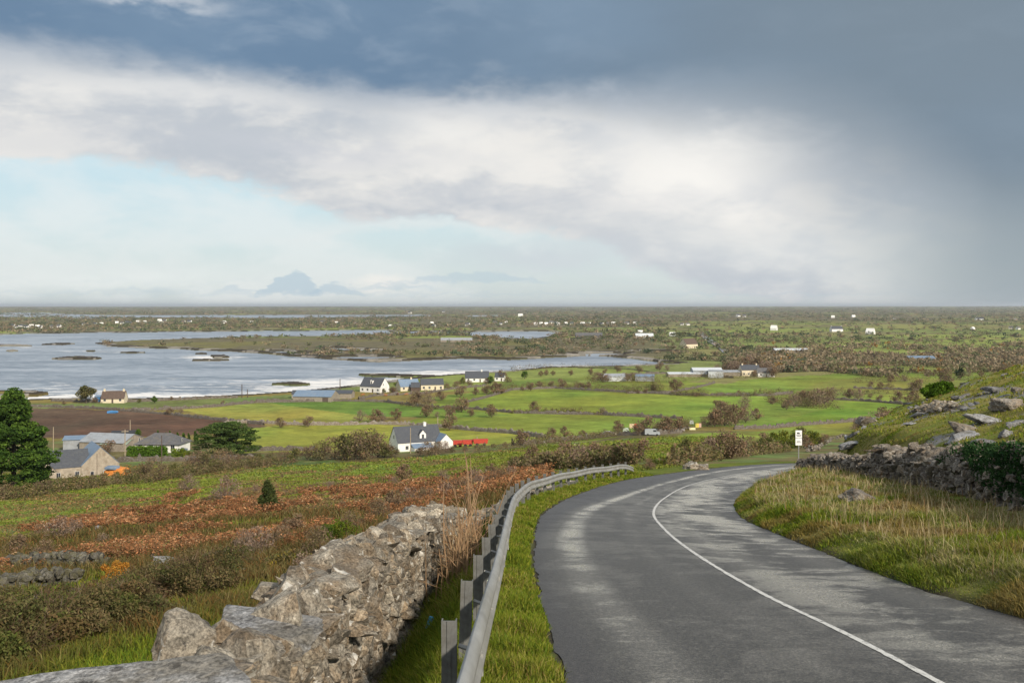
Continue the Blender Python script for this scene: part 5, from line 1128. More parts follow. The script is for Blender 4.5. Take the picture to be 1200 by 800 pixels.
for i, (px, py) in enumerate(far):
    q = at(px, py, 800); W_ = 5.4 * q[1] / FP * rg.uniform(.5, 1.2); W_ = min(max(W_ * .8, 9), 20); k = rg.randint(0, 3)
    place = [t for a, b, t in nb_ if a <= px < b][0]; lab = 'tiny white house in ' + place; g_ = 'far white houses in ' + place
    if k not in protos:
        protos[k] = o = house('far_house', q, rg.uniform(-.7, .7), 12, 8, 3.4, 3.6, 'white', ('slate', 'slate_grey', 'white')[k], lab, 'house', chim=(), wins=False, group=g_)
    else:
        o = protos[k].copy(); C.objects.link(o)
        for ch in protos[k].children: c = ch.copy(); C.objects.link(c); c.parent = o
        o.location = q; o.rotation_euler = (0, 0, rg.uniform(-.7, .7)); o['label'] = lab; o['group'] = g_
    s = W_ / 12; o.scale = (s, s, s * 1.15)

# roadside notice boards and parked vehicles below the bend
def board(px, py, wpx, hpx, lift, colr, label, band=None):
    q = at(px, py, 200); k = q[1] / FP; w = wpx * k / 2; h = hpx * k; z0 = lift * k; root = empty('notice_board', tuple(q), 0, label, 'sign'); mb = MB(); mb.box(-w, w, -.05, .0, z0, z0 + h); mb.build('panel', simple_mat('board_paint', colr, .6, .05), root)
    for s in (-1, 1): mb = MB(); mb.tube((s * w * .7, .05, -.6), (s * w * .7, .05, z0 + h * .9), .06, .06, 6); mb.build('post', M['post'], root)
    if band: mb = MB(); mb.box(w, w + wpx * k * .7, -.05, 0, z0 + .1, z0 + h); mb.build('side_panel', simple_mat('board_paint2', band, .6, .05), root)
board(740.5, 505.5, 5.5, 5, 4.2, (.62,.48,.32), 'cream and red notice board by the roadside hedge', (.55,.10,.05))
board(733.5, 508, 7, 5.5, 1.5, (.42,.50,.42), 'pale green notice board left of the cream and red one')
board(722.5, 511, 2.2, 4, .5, (.75,.68,.55), 'narrow white sign furthest left by the roadside bushes')
board(810.5, 501, 4.5, 4.2, 4.5, (.45,.52,.50), 'grey green board on posts at the right of the roadside layby')
board(811.5, 504, 7, 2.6, .5, (.75,.72,.45), 'low pale yellow board below the grey green one')
board(817, 502, 4, 5, 1.2, (.62,.50,.10), 'yellow and pink board at the right end of the layby', (.55,.36,.30))
for i, (px, py, cc, lb, van) in enumerate(((764.5,510,(.35,.38,.40),'silver van parked left of the other vehicles in the roadside layby',True), (773,508,(.05,.06,.08),'black car parked right of the silver van in the layby',False), (779,507,(.22,.25,.28),'grey car parked in the layby under the bare bushes',False), (787,506,(.60,.60,.58),'white van parked in the middle of the roadside layby',True), (795,505.5,(.38,.36,.34),'silver car parked at the right of the white van',False), (803,503,(.25,.27,.30),'dark silver car highest in the roadside layby',False), (714,510.5,(.30,.28,.27),'grey car parked left of the notice boards behind the wall',False))):
    car(at(px, py, 200), R(8 if i % 2 else -6), cc, lb, 4.6 if van else 4.2, 'vehicles in the roadside layby', van)

# ------------------------------------------------------------------ field walls
def field_wall(pts, label, h=1.2, mat='rock_far', seed=0, ymin=100, name='field_wall'):
    rg = rs(seed + 500); W3 = [at(a, b, ymin) for a, b in pts]; W = np.array(W3)[:, :2]; L = plen(W); root = W3[0]; V = []; F = []; n = 0; y = W[:, 1].mean(); ds = max(.7, y * .0022); ss = np.arange(0, L, ds); rows = []
    for s in ss:
        p, d = path_at(W, s); nv = np.array([d[1], -d[0]]); g = h1(*p); hh = h * (1 + .22 * rg.normal()); w = .35
        if rg.rand() < .04: hh *= .4
        j = rg.normal(0, .05, 8); rows.append([(*(p - nv * (w + .15)), g - .3), (*(p - nv * (w + j[0])), g + hh * .6), (*(p - nv * w * .6), g + hh), (*(p + nv * w * .6), g + hh * (1 + j[1])), (*(p + nv * (w + j[2])), g + hh * .6), (*(p + nv * (w + .15)), g - .3)])
    V = np.array(rows); K = 6; n = len(rows); i = (np.arange(n - 1)[:, None] * K + np.arange(K - 1)[None]).ravel()
    o = mesh_np(name, V.reshape(-1, 3) - root, np.stack([i, i + K, i + K + 1, i + 1], -1), M[mat]); o.location = root; tag(o, label, 'stone wall')
for i, (pts, lb) in enumerate((
    ([(262,497),(300,495.5),(360,498),(440,497),(480,498),(520,501),(560,505),(600,508),(640,513)], 'long stone wall running behind the white dormer house across the green fields'),
    ([(300,470.5),(345,471),(400,470),(450,471),(500,477),(560,480),(602,484)], 'stone wall below the shore houses and cattle field'),
    ([(420,468),(440,464),(500,461),(530,456),(570,452)], 'stone wall directly in front of the shore houses'),
    ([(0,477),(60,477),(110,479),(150,482),(200,486),(250,492),(310,498)], 'stone wall along the top of the ploughed field'),
    ([(150,481),(200,480),(250,477),(300,472),(345,471)], 'stone wall between the two shore fields right of the cottage'),
    ([(602,484),(640,485),(705,486),(720,487),(760,489),(800,491)], 'wall crossing the middle of the big green fields'),
    ([(600,457),(650,455),(700,458),(740,460),(800,463),(880,464)], 'dark wall on the far side of the long striped field'),
    ([(545,472),(570,466),(600,457)], 'short wall stepping down from the shore houses to the fields'),
    ([(735,461),(780,461),(810,456),(838,449)], 'farm lane wall rising towards the long grey sheds'),
    ([(840,463),(900,464),(930,461)], 'short dark wall right of the farm lane'),
    ([(860,503),(900,502),(960,497),(1000,494),(1040,491)], 'dark wall under the bright green field at right'),
    ([(970,468),(1010,470),(1060,474)], 'wall along the top of the bright green field at right'),
    ([(1000,455),(1060,457),(1120,457),(1180,458)], 'wall below the upper green fields at right'),
    ([(285,529),(320,528),(370,528)], 'short wall at the left corner of the yellow green field'),
    ([(100,541),(150,541),(220,540),(300,537)], 'stone wall between the bungalow garden and the hedge'),
    ([(600,522),(640,519),(700,513),(720,511),(760,510),(800,507)], 'wall under the roadside bushes left of the layby'),
    ([(700,440),(780,438),(860,443)], 'wall in front of the farm sheds beyond the middle fields'),
    ([(60,470),(120,472),(200,469),(280,466)], 'low shore wall behind the cottage by the surf'))):
    field_wall(pts, lb, 1.25, seed=i)
c = Rocks(); rg = rs(61)
for i, (px, py, w) in enumerate(((690,541,.9), (699,540,.6), (810,536,1.0), (816,537,.7), (821,536,.9), (826,537,.5))):
    put_rock(px, py, w, w * .8, w * .55, ('white limestone rock, %s of the pale rocks on the far road verge' % ('leftmost', 'second', 'third', 'fourth', 'fifth', 'rightmost')[i]), 'rock', 80 + i, rz=i, y=max(50, 0) + 12)

# ------------------------------------------------------------------ bushes and trees, each a thing with trunk and crown
BROWN = [(.20,.145,.095),(.25,.18,.115),(.15,.11,.075),(.22,.13,.08),(.17,.145,.07)]
PURP = [(.24,.18,.14),(.29,.22,.165),(.19,.135,.105),(.25,.165,.11)]
OLIV = [(.12,.135,.045),(.16,.155,.05),(.10,.105,.04),(.18,.14,.06),(.085,.10,.035)]
GREEN = [(.055,.11,.015),(.085,.15,.02),(.04,.08,.014),(.11,.165,.025)]
DARK = [(.02,.04,.014),(.03,.055,.018),(.022,.034,.014),(.04,.065,.02)]
GORSE = [(.07,.10,.015),(.13,.14,.02),(.05,.07,.015),(.20,.19,.025)]
def crown_parts(rg, n, pal, wr, hr, z0, leaf, twigs=0, tw_pal=None, clumps=16, conic=0.0, leaf_flat=0.0, cl=.30):
    cen = []; rad = []
    for i in range(clumps):
        a = rg.uniform(0, 6.28); t = rg.uniform(0, 1); r = rg.uniform(0, 1) ** .5 * .72; zz = z0 + (1 - z0) * (.15 + .7 * t) 
        rr = wr * .5 * r * math.sqrt(max(.08, 1 - (2 * t - .75) ** 2 * .62)) * (1 - conic * t); cen.append((rr * math.cos(a), rr * math.sin(a), zz)); s = rg.uniform(.65, 1.25) * cl * (1 - conic * .6 * t)
        rad.append((s * wr * .55, s * wr * .55, s * .55))
    P_ = [leaf_cloud(rg, n, cen, rad, leaf, pal, shell=.5, flat=leaf_flat)]
    if twigs: P_.append(twig_cloud(rg, twigs, (0, 0, z0 * .8), (wr * .5, wr * .5, (1 - z0) * .95), .16, .012, tw_pal or pal, up=.9))
    return join_clouds(P_)
def trunk_mb(rg, h, r, wr, limbs=5):
    mb = MB(); p = np.zeros(3) - np.array([0, 0, .12]); d = np.array([rg.normal(0, .08), rg.normal(0, .08), 1.])
    mb.tube(p, p + d * (h + .12), r, r * .75, 7); top = p + d * (h + .12)
    for k in range(limbs):
        a = 6.28 * k / limbs + rg.uniform(-.4, .4); e = top + np.array([math.cos(a) * wr * .22, math.sin(a) * wr * .22, rg.uniform(.25, .4)]); mb.tube(top - d * .04, e, r * .55, r * .28, 5)
        for _ in range(2): mb.tube(e, e + np.array([rg.normal(0, .12) * wr, rg.normal(0, .12) * wr, rg.uniform(.08, .22)]), r * .28, r * .08, 4)
    return mb
KINDS = { # palette, width ratio, z0, n leaves, leaf size, twigs, kind words, conic
 'b': (BROWN, 1.15, .12, 700, .060, 260, 'brown thorn bush', 'bush', 0), 'p': (PURP, 1.25, .10, 420, .050, 520, 'leafless purplish brown bush', 'bush', 0),
 'o': (OLIV, 1.2, .06, 900, .062, 100, 'olive green bush', 'bush', 0), 'g': (GORSE, 1.3, .04, 1000, .06, 60, 'yellow green gorse bush', 'bush', 0),
 't': (BROWN, .8, .22, 420, .050, 420, 'tall bare tree', 'tree', .2), 'e': (GREEN, .9, .1, 1000, .07, 0, 'small green tree', 'tree', .1), 'd': (DARK, 1.0, .08, 1000, .07, 0, 'dark evergreen bush', 'bush', .1),
 'w': (BROWN, 1.5, .06, 1100, .042, 500, 'wide brown thicket', 'bush', 0), 'v': (BROWN + OLIV, 1.35, .06, 1300, .045, 300, 'brown and green thicket', 'bush', 0), 'c': (GREEN[:3] + DARK[:2], .42, .04, 700, .07, 0, 'slim young conifer', 'tree', .55)}
PROTO = {}
def kproto(kind, v):
    key = (kind, v)
    if key not in PROTO:
        pal, wr, z0, n, ls_, tw, wd, cat, con = KINDS[kind]; rg = rs(3 + ord(kind) * 13 + v * 101)
        V, F, c = crown_parts(rg, n, pal, wr, 1, z0, ls_, tw, [tuple(np.array(q) * 1.0) for q in pal[:3]], conic=con, clumps=14 + 4 * v)
        cm = mesh_np('crown', V, F, M['leaf'], c); tm = trunk_mb(rg, max(.12, z0), .035, wr).build('trunk', M['bark']); me = (cm.data, tm.data)
        bpy.data.objects.remove(cm); bpy.data.objects.remove(tm); PROTO[key] = me
    return PROTO[key]
ORD = ['leftmost', 'second from left', 'third from left', 'fourth from left', 'fifth from left', 'sixth from left', 'seventh from left', 'eighth from left', 'ninth from left', 'tenth from left', 'eleventh from left', 'twelfth from left', 'thirteenth from left', 'fourteenth from left', 'fifteenth from left', 'sixteenth from left']
rgT = rs(55)
def plant(px, py, h, kind, label, group=None, ymin=20, wide=1.0, y=None):
    q = at(px, py, ymin) if y is None else np.array([(px - 600) / FP * y, y, h1((px - 600) / FP * y, y)]); v = rgT.randint(0, 3); cm, tm = kproto(kind, v); hm = h * q[1] / FP
    nm = {'tree': 'tree', 'bush': 'bush'}[KINDS[kind][7]]
    r_ = empty(nm, tuple(q - np.array((0, 0, .04 * hm))), rgT.uniform(0, 6.28), label, KINDS[kind][7], group); s = hm; r_.scale = (s * wide, s * wide, s)
    for n_, m_ in (('crown', cm), ('trunk', tm)):
        o = bpy.data.objects.new(n_, m_); C.objects.link(o); o.parent = r_
    return r_
ROWS = [
 ('along the wall above the yellow green field', [('b',329,501,13),('b',361,500,13),('p',422,494,14),('b',440,495,17),('p',448,494,12),('b',464,492,14)]),
 ('below the cattle field in front of the shore houses', [('b',487,475,18),('p',501,475,19),('b',517,469,12),('b',540,465,14),('b',557,463,10),('b',570,462,12),('b',580,462,16),('b',587,461,13)]),
 ('in the wall behind the white dormer house', [('p',512,489,7),('b',527,504,18),('b',541,483,18),('b',552,488,10),('b',576,489,16),('b',500,489,16),('b',526,489,15)]),
 ('on the field wall left of the long striped field', [('b',612,458,6),('b',622,458,10),('b',632,455,9),('b',646,453,7),('b',658,455,12),('b',676,456,7),('b',682,456,8),('b',690,456,9)]),
 ('in the middle of the striped green fields', [('b',627,483,14),('p',707,486,10),('b',766,460,10),('b',792,459,16),('b',816,465,6),('b',841,479,11),('p',872,479,17),('b',866,463,6),('b',748,461,5),('b',757,461,6)]),
 ('in the big brown clump above the bend', [('w',829,500,15),('b',838,500,22),('w',850,499,28),('b',862,498,26),('p',874,495,20),('b',887,492,15),('b',844,490,22)]),
 ('along the wall left of the layby notice boards', [('b',612,522,20),('b',646,516,16),('b',662,512,14),('b',683,513,10),('w',632,519,8),('w',696,512,7),('b',725,509,17),('v',712,511,6)]),
 ('behind the vehicles in the layby', [('b',757,509,22),('p',769,507,13),('b',780,508,22),('b',794,506,18),('w',803,503,12),('b',748,510,14),('o',785,507,16)]),
 ('on the slope just beyond the end of the guard rail', [('b',626,543,24),('p',642,548,22),('b',651,549,24),('b',665,546,30),('p',682,546,28),('b',692,543,26),('w',704,540,24),('b',720,542,22),('p',738,541,16),('b',750,541,28),('g',765,548,14),('w',760,550,14),('g',776,545,10)]),
 ('above the far verge where the road turns right', [('o',805,538,24),('b',818,540,20),('p',832,538,27),('w',848,537,34),('b',858,537,32),('p',868,534,22),('w',880,528,18),('o',893,528,15),('g',886,531,12),('b',897,524,18)]),
 ('around the white road sign', [('g',906,526,20),('o',912,530,16),('g',921,528,24),('g',930,525,22),('g',950,524,20),('b',945,526,18),('g',957,522,16),('b',965,522,14),('o',938,520,20)]),
 ('at the left edge of the mossy hilltop', [('p',1005,506,16),('w',1015,506,20),('p',1026,503,24),('b',1036,498,22),('w',1046,494,16),('p',1052,492,14)]),
 ('along the lane right of the bright green field', [('p',930,478,17),('b',922,480,12),('b',947,476,20),('p',957,476,22),('w',966,474,22),('p',975,470,18),('b',938,472,14),('b',905,474,10)]),
 ('between the two bright green fields at right', [('b',995,467,13),('p',1005,468,14),('b',1031,471,9),('b',1051,472,15),('b',1064,472,10),('b',1072,471,15),('w',1020,466,6),('p',1128,471,10),('b',1136,470,9)]),
 ('along the upper wall of the right hand fields', [('b',1020,454,8),('b',1032,456,9),('w',1042,456,8),('b',1076,458,15),('p',1068,457,10),('b',1128,457,9),('b',1108,450,18),('d',1125,444,14),('b',1118,458,6),('w',1150,459,7),('b',1095,457,7)]),
 ('in the top hedge of the right hand fields', [('b',1044,448,10),('p',1060,447,9),('b',1095,440,8),('w',1088,440,8),('b',1150,442,8),('w',1165,443,8),('b',1178,443,14),('w',1192,444,16),('p',1135,441,8)]),
 ('in the brown trees around the farm right of the bay', [('p',842,438,12),('b',852,437,14),('p',861,438,18),('b',870,437,20),('p',880,436,22),('b',890,437,20),('p',899,438,18),('b',905,442,14),('b',884,442,9),('b',773,434,10),('p',782,434,7)]),
 ('on the shore ground right of the bay', [('b',634,441,7),('b',640,440,7),('b',648,440,6),('b',669,440,7),('b',692,439,8),('b',709,438,6),('b',724,436,8),('b',749,437,9),('e',615,444,10),('w',700,446,12),('b',706,448,11),('p',712,447,9),('w',742,446,10),('b',735,447,8)]),
 ('among the shore houses', [('g',469,457,12),('e',503,453,8),('w',462,460,8),('b',459,460,7),('o',450,460,5),('w',524,456,8),('w',535,454,9),('o',543,450,8),('w',550,452,8),('e',575,450,10),('b',588,446,13),('b',570,450,8),('w',595,448,8)]),
 ('by the cottage and along the shore field', [('o',163,472,5),('e',181,472,9),('b',201,469,5),('b',241,467,4),('b',261,474,5),('b',199,486,9),('p',212,484,7),('b',112,472,7),('b',75,474,5)]),
 ('in the bungalow garden', [('c',185,512,9),('c',194,513,9),('c',199,513,9),('e',162,511,9),('b',127,531,16),('g',118,529,12),('c',208,520,14),('c',215,521,15),('c',221,520,13),('c',230,518,18),('e',172,529,8),('g',220,538,10),('o',158,530,8)]),
 ('in the long hedge behind the rusty bracken', [('w',232,552,26),('v',247,553,30),('w',260,549,24),('v',218,556,18),('o',203,558,16),('v',190,560,18),('w',178,562,26),('v',165,562,18),('w',275,548,18),('v',290,547,16),('o',303,545,14),('v',318,542,14),('w',333,540,15)]),
 ('in the dark thicket left of the white dormer house', [('o',346,541,16),('w',360,539,18),('v',376,539,24),('w',392,538,28),('o',404,538,30),('w',417,538,34),('v',430,537,36),('w',443,536,30),('o',452,536,18),('v',462,535,12)]),
 ('in the scrub right of the white dormer house', [('w',502,534,18),('b',492,534,11),('w',514,532,16),('p',522,530,14),('v',530,530,8),('w',545,529,7),('w',560,528,8),('v',578,525,6),('w',592,523,6)]),
 ('in front of the tan farmhouse', [('v',60,576,16),('o',75,573,14),('v',92,570,12),('w',108,568,12),('v',122,566,13),('o',136,565,13),('v',150,563,16),('w',45,579,16),('o',28,581,18),('v',10,584,20),('w',-8,586,20)]),
 ('scattered over the green strip above the bracken', [('p',222,577,22),('b',214,575,12),('p',265,586,30),('b',472,566,24),('p',462,572,14),('b',440,600,18),('p',388,572,10),('b',400,600,14),('b',330,560,5),('p',300,575,9)]),
 ('at the upper edge of the bracken behind the stone wall', [('p',560,572,26),('w',540,582,26),('p',522,588,24),('w',500,590,22),('p',480,596,26),('b',462,600,28),('w',446,610,26),('p',520,565,16),('w',584,566,20),('p',600,560,16),('b',575,556,14)]),
 ('on the near slope among the rocks and scrub', [('p',70,632,30),('w',48,630,18),('p',90,625,20),('b',20,650,26),('w',52,655,24),('p',120,640,16),('w',330,640,26),('p',300,655,40),('b',345,630,30),('w',375,650,34),('g',398,640,26),('p',285,645,26),('w',410,625,26),('p',356,676,30),('o',320,668,20),('b',160,655,16)]),
]
for where, items in ROWS:
    cnt = {}; tot = {}
    its = sorted(items, key=lambda t: t[1])
    for t in its: tot[t[0]] = tot.get(t[0], 0) + 1
    for k, px, py, h in its:
        i = cnt.get(k, 0); cnt[k] = i + 1; w = KINDS[k][6]
        lab = (w + ' ' + where) if tot[k] == 1 else (w + ' ' + where + ', ' + ORD[i] + ' of its kind there')
        ws = lab.split()
        if len(ws) > 16: lab = (w + ' ' + where + ', ' + ORD[i]).replace('  ', ' ')
        if len(lab.split()) > 16: lab = w.split()[0] + ' ' + w.split()[-1] + ' ' + where + ', ' + ORD[i]
        nearrow = any(w_ in where for w_ in ('near slope', 'bracken', 'green strip', 'guard rail', 'far verge', 'road sign'))
        plant(px, py, h * 1.05, k, lab, 'bushes ' + where, ymin=(20 if nearrow else 98) if not ('far verge' in where or 'road sign' in where) else 85)

HB = BROWN + OLIV
for i_, (pts, h, n, lb) in enumerate((
    ([(590,456),(640,453),(700,457),(745,460)], 2.6, 5000, 'ragged brown hedge on the field wall left of the long striped field'),
    ([(736,461),(760,460),(776,461)], 4.5, 3000, 'short thick dark hedge at the far side of the striped field'),
    ([(786,463),(806,464),(829,464)], 2.8, 1800, 'low dark hedge at the right end of the striped field'),
    ([(838,465),(860,465),(905,463),(930,461)], 2.4, 2600, 'low brown hedge right of the farm lane wall'),
    ([(690,449),(720,448),(760,448),(800,447)], 4.0, 4200, 'brown hedge in front of the blue roofed grey shed'),
    ([(800,446),(850,443),(905,443)], 4.0, 3500, 'brown hedge along the front of the long grey farm sheds'),
    ([(600,436),(650,432),(720,431),(790,430)], 3.4, 3600, 'thin dark hedge along the shore right of the bay'),
    ([(860,430),(900,426),(960,424)], 6, 3600, 'tall brown tree belt right of the farm at the edge of the plain'),
    ([(985,464),(1030,461),(1080,462),(1150,462)], 3.0, 3800, 'brown hedge along the top of the far right green field'),
    ([(1000,449),(1050,447),(1120,446),(1198,443)], 4.4, 5200, 'tall dark brown hedge across the upper right fields'),
    ([(960,440),(1040,438),(1120,438),(1200,436)], 6, 6500, 'continuous brown wood edge above the upper right fields'),
    ([(900,470),(925,474),(950,478),(985,480)], 4.0, 4200, 'thick brown hedge left of the bright green right hand field'),
    ([(1055,480),(1075,476),(1100,470),(1140,470)], 3.0, 3000, 'brown scrubby hedge behind the round green tree'),
    ([(470,476),(500,478),(540,482)], 2.0, 1600, 'low hedge below the bushes in front of the cattle field'),
    ([(600,484),(660,485),(705,486)], 1.9, 2600, 'low dark hedge across the middle of the green fields'),
    ([(560,530),(620,524),(700,514),(730,510)], 1.9, 6000, 'brown scrubby hedge running from the white house to the layby'),
    ([(735,509),(770,508),(812,503)], 3.2, 3500, 'bare brown hedge behind the parked vehicles in the layby'),
    ([(600,549),(640,551),(700,547),(745,545)], 1.1, 7000, 'low reddish scrub along the foot of the slope beyond the rail'),
    ([(780,545),(840,539),(900,531),(925,527)], 1.0, 7000, 'low mixed scrub along the far verge of the bend'),
    ([(0,586),(60,578),(140,567),(230,557),(320,545),(345,543)], 1.7, 14000, 'long dark ragged hedge between the farmhouse and the green strip'),
    )):
    hedge_box(pts, h * .7, h, n, max(.16, .0), HB, lb, seed=i_ + 40, rag=.30, ymin=40) if i_ < 0 else hedge_box(pts, h * .7, h, n, .30 if i_ < 15 else .20, HB, lb, seed=i_ + 40, rag=.30, ymin=(100 if i_ not in (17, 18) else 60))
def big_tree(name, loc, h, label, cen, rad, n, leaf, pal, trunk_r, flat=.3, cat='tree', limbs=()):
    root = empty(name, tuple(loc), 0, label, cat); rg = rs(int(h * 100)); V, F, c = leaf_cloud(rg, n, cen, rad, leaf, pal, shell=.7, flat=flat)
    mesh_np('crown', V, F, M['leaf'], c, parent=root); mb = MB(); mb.tube((0, 0, -1), (0, 0, h * .45), trunk_r, trunk_r * .6, 8); mb.tube((0, 0, h * .45), (0, 0, h * .85), trunk_r * .6, trunk_r * .15, 7)
    for e in limbs: mb.tube((0, 0, e[2] * .55), e, trunk_r * .3, trunk_r * .1, 5)
    mb.build('trunk', M['bark'], root); return root
# the big dark conifer at the left edge
q = at(16, 576, 120); S = q[1] / FP; rg = rs(31); cen = []; rad = []; Ht = 118 * S
for i in range(360):
    t = rg.uniform(.03, 1) ** .9; R_env = (52 * S) * (1 - t) ** .85 * (1 + .16 * math.sin(t * 23)) * (1.15 if t > .3 else 1) * (1.0 if t > .12 else .8); a = rg.uniform(0, 6.28); r = R_env * rg.uniform(.55, 1.0)
    cen.append((r * math.cos(a), r * math.sin(a), Ht * t - .05 * r)); s = rg.uniform(.7, 1.3); rad.append((1.15 * s, 1.15 * s, .5 * s))
big_tree('conifer', q, Ht, 'huge dense dark green conifer at the left edge of the photo beside the farmhouse', cen, rad, 42000, .36, [(.03,.06,.014),(.05,.10,.018),(.08,.14,.024),(.11,.18,.03),(.035,.07,.016)], .55, .35)
# spreading cypress in the middle distance
q = at(265, 534, 150); S = q[1] / FP; cen = []; rad = []; Ht = 38 * S; limbs = []
for i in range(230):
    a = rg.uniform(0, 6.28); t = rg.uniform(.12, 1); r = 37 * S * rg.uniform(.1, 1) * math.sqrt(max(.05, 1 - (t - .35) ** 2 * 2.1)); cen.append((r * math.cos(a), r * math.sin(a), Ht * t)); s = rg.uniform(.7, 1.3); rad.append((1.5 * s, 1.2 * s, .32 * s))
    if i % 8 == 0: limbs.append((r * math.cos(a), r * math.sin(a), Ht * t))
big_tree('cypress_tree', q, Ht, 'broad flat topped dark green cypress right of the bungalow garden', cen, rad, 22000, .34, [(.06,.10,.025),(.08,.13,.03),(.04,.07,.02),(.10,.14,.04)], .35, .5, limbs=limbs)
# round green tree on the hill skyline
q = np.array([(1102 - 600) / FP * 66, 66, 0.]); q[2] = -(479 - HY) / FP * 66; S = 66 / FP; cen = []; rad = []; q[2] = min(q[2], h1(q[0], q[1])) if abs(q[2] - h1(q[0], q[1])) < 1.2 else q[2]
gz = h1(q[0], q[1]); zc = -(463 - HY) / FP * 66
for i in range(60):
    a = rg.uniform(0, 6.28); b = rg.uniform(-.4, 1.5); r = rg.uniform(.5, .95); cen.append((20 * S * r * math.cos(a) * math.cos(b), 20 * S * r * math.sin(a) * math.cos(b), zc - gz + 15 * S * r * math.sin(b))); rad.append((.32, .32, .22))
o = big_tree('round_tree', (q[0], q[1], gz), max(1.5, zc - gz + 12 * S), 'round bright green bushy tree on the skyline of the mossy hill', cen, rad, 9000, .11, [(.06,.12,.012),(.09,.16,.018),(.13,.20,.025),(.04,.08,.012)], .12, .1)
# tree beside the shore cottage
q = at(101, 472.5); S = q[1] / FP; cen = []; rad = []
for i in range(26):
    a = rg.uniform(0, 6.28); t = rg.uniform(.35, 1); r = 10.5 * S * rg.uniform(.2, .9) * math.sqrt(max(.1, 1 - (t - .6) ** 2 * 3)); cen.append((r * math.cos(a), r * math.sin(a), 19 * S * t)); rad.append((1.5, 1.5, 1.0))
big_tree('tree', q, 17 * S, 'round olive brown tree standing left of the brown roofed shore cottage', cen, rad, 2200, .5, [(.10,.10,.035),(.13,.11,.04),(.07,.08,.03),(.15,.12,.05)], .3, 0)
# small upright conifer shrub in the bracken
q = at(314, 600, 40); S = q[1] / FP; cen = []; rad = []
for i in range(60):
    t = rg.uniform(0, 1); a = rg.uniform(0, 6.28); r = 15 * S * (1 - t) ** .7 * rg.uniform(.4, 1); cen.append((r * math.cos(a), r * math.sin(a), 36 * S * (.06 + .9 * t))); rad.append((.22, .22, .28))
big_tree('young_conifer', q, 34 * S, 'small bushy dark green conifer standing alone in the rusty bracken', cen, rad, 6000, .10, [(.05,.075,.025),(.08,.10,.03),(.035,.055,.02),(.10,.10,.04)], .06, 0)
# orange shrub
def shrub(px, py, w, h, n, leaf, pal, label, y=None, name='shrub', tw=0, cat='shrub', ymin=6, seed=0):
    q = at(px, py, ymin) if y is None else np.array([(px - 600) / FP * y, y, h1((px - 600) / FP * y, y)]); S = q[1] / FP; rg = rs(seed + 900); root = empty(name, tuple(q), 0, label, cat); cen = []; rad = []; Wd, Hd = w * S, h * S
    for i in range(30):
        a = rg.uniform(0, 6.28); r = rg.uniform(0, .8) ** .7; t = rg.uniform(.1, .8) * math.sqrt(1 - r * r * .8); cen.append((Wd * .5 * r * math.cos(a), Wd * .4 * r * math.sin(a), Hd * t)); k = rg.uniform(.7, 1.2); rad.append((Wd * .14 * k, Wd * .13 * k, Hd * .2 * k))
    pp = [leaf_cloud(rg, n, cen, rad, leaf, pal, shell=.55)]
    if tw: pp.append(twig_cloud(rg, tw, (0, 0, 0), (Wd * .48, Wd * .4, Hd * .92), Hd * .22, max(.006, .0008 * q[1]), [(.12,.08,.05),(.16,.12,.08),(.09,.06,.04)], up=.8))
    V, F, c = join_clouds(pp); mesh_np('foliage', V, F, M['leaf'], c, parent=root); mb = MB()
    for k in range(6): mb.tube((0, 0, -.1), (rg.normal(0, .16) * Wd, rg.normal(0, .12) * Wd, Hd * rg.uniform(.5, .8)), .018 * Hd + .004, .006, 5)
    mb.build('stems', M['bark'], root); return root
shrub(136, 680, 44, 24, 5000, .045, [(.42,.20,.035),(.36,.15,.03),(.30,.13,.03),(.45,.26,.05)], 'bright orange shrub above the brambles at lower left')
BRM = [(.085,.09,.035),(.12,.10,.045),(.065,.07,.03),(.15,.095,.045),(.10,.125,.03),(.18,.135,.07)]
for i, (px, py, w, h, lb) in enumerate(((-10,782,170,85,'dark bramble thicket filling the lower left corner'), (62,756,160,76,'dark bramble thicket second from the left below the orange shrub'), (145,735,130,62,'bramble thicket third from the left on the near slope'), (20,740,170,52,'bramble mass at the left edge under the ruined walls'),
        (120,722,150,50,'brown bramble patch directly below the orange shrub'), (228,700,110,60,'tall bramble bush nearest the stone wall with a green heart'), (185,700,120,46,'brown scrub patch right of the orange shrub'), (265,672,90,36,'reddish brown scrub on the slope above the tall bramble bush'), (215,676,70,26,'low thorny scrub just right of the pale rocks'))):
    shrub(px, py, w, h, int(w * h * 1.7), .040 + .0 * i, BRM, lb, tw=int(w * 9), seed=i, name='bramble', cat='bramble', ymin=7)
shrub(395, 640, 60, 34, 4200, .045, [(.07,.12,.015),(.10,.15,.02),(.05,.085,.015),(.14,.16,.02)], 'bright green gorse bush behind the big stone wall near the bracken', seed=20, name='gorse', cat='gorse')
shrub(345, 668, 70, 26, 2600, .045, BRM + [(.30,.22,.03)], 'mixed green and yellow low scrub left of the green gorse bush', seed=21, tw=300)
shrub(372, 662, 70, 30, 2600, .045, BRM, 'brown heathery scrub between the gorse bush and the stone wall', seed=22, tw=500)

